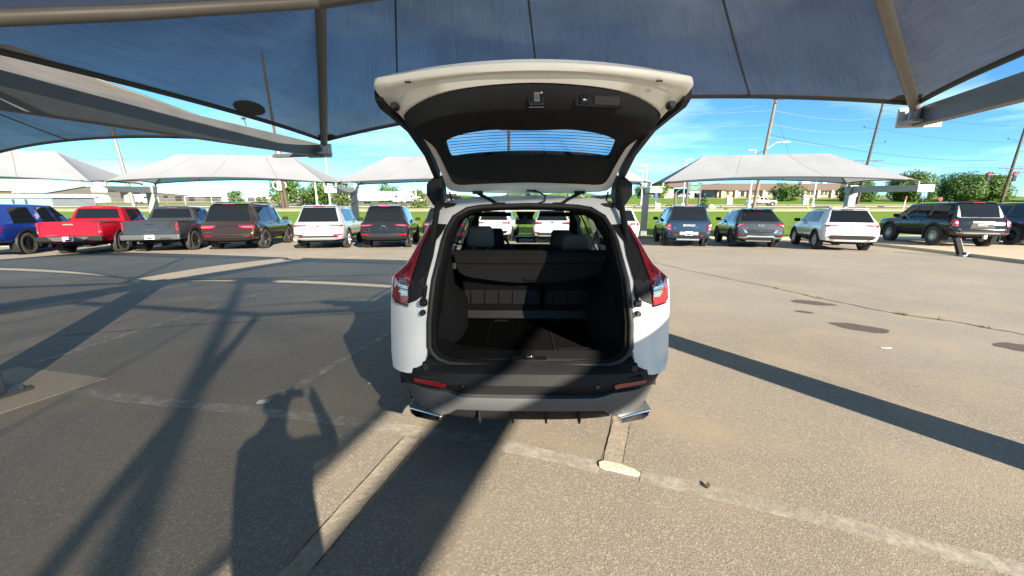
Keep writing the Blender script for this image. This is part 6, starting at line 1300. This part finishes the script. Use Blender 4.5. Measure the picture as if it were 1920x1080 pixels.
t = empty('tractor_unit', 'small pale tractor unit right of the semi trucks', 'truck', (-31.5, 137, gz(-31, 137)+.09)); pb('cab', (0, 0, 1.4), (2.4, 2.2, 1.9), M_POLEW, t, .15); pb('hood', (1.8, 0, 1.0), (1.6, 1.9, 1.0), M_POLEW, t, .12); pb('chassis', (-1.9, 0, .8), (2.2, 1.2, .3), M_INK, t)
for q in (-2.2, 1.9): MB().lathe([(.2, -.2), (.5, -.18), (.5, .18), (.2, .2)], 16, (q, -1.0, .5), 'Y').build('wheel', M_TYRE, t, smooth=40)
# white pickup driving on the main road
wp = vehicle('pickup_truck', 'white pickup driving along the road beyond the charcoal SUV', 'pickup', (48.9, 86.0), 97, pk(pn='white', col=(.80, .80, .79), rear=lambda root, rp, rp2, hw, H, belt, cl: rp2('taillight', [(.86*hw, .8), (.98*hw, .8), (.98*hw, 1.15), (.86*hw, 1.15)], M_REDLENS), win=[(2.0, 2.72, 2.68, 2.12), (2.82, 3.55, 3.2, 2.80)], lift=.08, rim=M_RIMS))
wp.rotation_euler = (0, 0, rad(-97))
# far small cars by the plaza tree
t = empty('distant_car', 'small silver car parked under the tree right of the tailgate', 'car', (60.5, 147, gz(60, 147)+.1), .1)
b = MB(); b.rings([[(x, s*.85, z) for s in (-1, 1) for z in ((.3, zt) if s < 0 else (zt, .3))] for x, zt in ((-2.2, .8), (-1.6, 1.0), (-1.0, 1.45), (.5, 1.45), (1.2, 1.0), (2.1, .85))]); b.build('body', MATS['paint_silver'], t, smooth=40)
for q in (-1.4, 1.4): MB().lathe([(.1, -.1), (.33, -.1), (.33, .1), (.1, .1)], 14, (q, -.8, .33), 'Y').build('wheel', M_TYRE, t)
pb('side_window', (-.2, -.862, 1.2), (1.6, .02, .3), M_DKGLASS, t)
# hitch-like black stand leaning behind the black off-road SUV
t = empty('leaning_stand', 'black leaning post with a metal foot behind the black off-road SUV', 'stand', (16.05, 14.25, gz(16.05, 14.25))); b = MB(); b.box((-.22, .1, .34), (.16, .12, .68), ry=-.45); b.build('bar', M_BLACKPL, t, bevel=.01); b = MB(); b.box((-.13, .04, .34), (.03, .02, .66), ry=-.45); b.build('edge', M_CHROME, t)
b = MB(); b.box((0, 0, .03), (.36, .2, .06)); b.box((.02, 0, .1), (.14, .12, .12)); b.build('foot', M_STEEL, t, bevel=.015)
# tall light pole behind the photographer whose shadow crosses the lot
tp = empty('light_pole', 'tall lamp pole behind the photographer whose shadow crosses the asphalt', 'pole', (4.6, -9.6, gz(4.6, -9.6))); MB().tube([(0, 0, 0), (0, 0, 9.0)], .12, 12, r2=.09).build('shaft', M_STEEL, tp, smooth=60); pb('lamp_head', (.3, 0, 9.0), (.9, .4, .18), M_STEEL, tp, .03); MB().lathe([(.3, 0), (.3, .7), (.25, .75)], 14).build('base', M_CONC, tp)

# ------------------------------------------------------------------ the photographer (behind the lens; only the shadow shows)
ph = empty('person', 'person in a dark shirt holding a phone up, seen only as a shadow', 'person', (.08, -.46, 0))
sk = {'pel': ((0, 0, .98), (.19, .15)), 'sp1': ((0, -.01, 1.12), (.195, .15)), 'sp2': ((0, -.01, 1.30), (.215, .15)), 'nk0': ((0, -.01, 1.46), (.10, .09)), 'nk': ((0, .0, 1.53), (.058, .06)), 'hd0': ((0, .02, 1.60), (.075, .09)), 'hd1': ((0, .025, 1.69), (.082, .10)), 'hd2': ((0, .015, 1.76), (.06, .075))}
edges = [('pel', 'sp1'), ('sp1', 'sp2'), ('sp2', 'nk0'), ('nk0', 'nk'), ('nk', 'hd0'), ('hd0', 'hd1'), ('hd1', 'hd2')]
for s, n_ in ((-1, 'l'), (1, 'r')):
    sk.update({'sh'+n_: ((s*.19, .0, 1.42), (.088, .085)), 'el'+n_: ((s*.255, .25, 1.33), (.066, .062)), 'wr'+n_: ((s*.13, .36, 1.57), (.045, .042)), 'hn'+n_: ((s*.105, .375, 1.635), (.05, .03)),
               'hp'+n_: ((s*.10, 0, .92), (.105, .11)), 'kn'+n_: ((s*.13, .02, .50), (.068, .07)), 'an'+n_: ((s*.14, -.03, .09), (.046, .05)), 'to'+n_: ((s*.16, .14, .04), (.045, .035))})
    edges += [('sp2', 'sh'+n_), ('sh'+n_, 'el'+n_), ('el'+n_, 'wr'+n_), ('wr'+n_, 'hn'+n_), ('pel', 'hp'+n_), ('hp'+n_, 'kn'+n_), ('kn'+n_, 'an'+n_), ('an'+n_, 'to'+n_)]
    for k in range(4):
        z = 1.60+k*.022; a, b_, c_ = 'f%s%d0' % (n_, k), 'f%s%d1' % (n_, k), 'f%s%d2' % (n_, k)
        sk.update({a: ((s*.105, .40, z+.01), (.010, .010)), b_: ((s*.085, .42, z+.015), (.009, .009)), c_: ((s*.070, .412, z+.018), (.008, .008))}); edges += [('hn'+n_, a), (a, b_), (b_, c_)]
    sk.update({'t%s0' % n_: ((s*.085, .365, 1.60), (.011, .011)), 't%s1' % n_: ((s*.060, .38, 1.615), (.009, .009))}); edges += [('hn'+n_, 't%s0' % n_), ('t%s0' % n_, 't%s1' % n_)]
names = list(sk); me = bpy.data.meshes.new('body'); me.from_pydata([sk[k][0] for k in names], [(names.index(a), names.index(b_)) for a, b_ in edges], [])
bo_ = bpy.data.objects.new('body', me); C.objects.link(bo_); bo_.parent = ph; me.materials.append(M_CLOTH)
md = bo_.modifiers.new('skin', 'SKIN'); md.use_smooth_shade = True
for i, k in enumerate(names): me.skin_vertices[0].data[i].radius = sk[k][1]; me.skin_vertices[0].data[i].use_root = (k == 'pel')
md = bo_.modifiers.new('sub', 'SUBSURF'); md.levels = 1; md.render_levels = 1
b = MB(); b.lathe([(.02, -.005), (.085, -.01), (.105, .03), (.09, .09), (.05, .12), (.005, .13)], 18, (0, .0, 1.69)); b.build('hair', pbr('dark_hair', (.03, .02, .015), .7), ph, smooth=60)
pn = empty('phone', 'black phone held up by the photographer at the viewpoint', 'phone', (0, -.035, CAM_H)); b = MB(); b.box((0, 0, 0), (.155, .009, .076)); b.build('case', M_GLOSSBLK, pn, bevel=.003); b = MB(); b.box((0, -.0055, 0), (.145, .001, .068)); b.build('screen', M_GLASSD, pn)
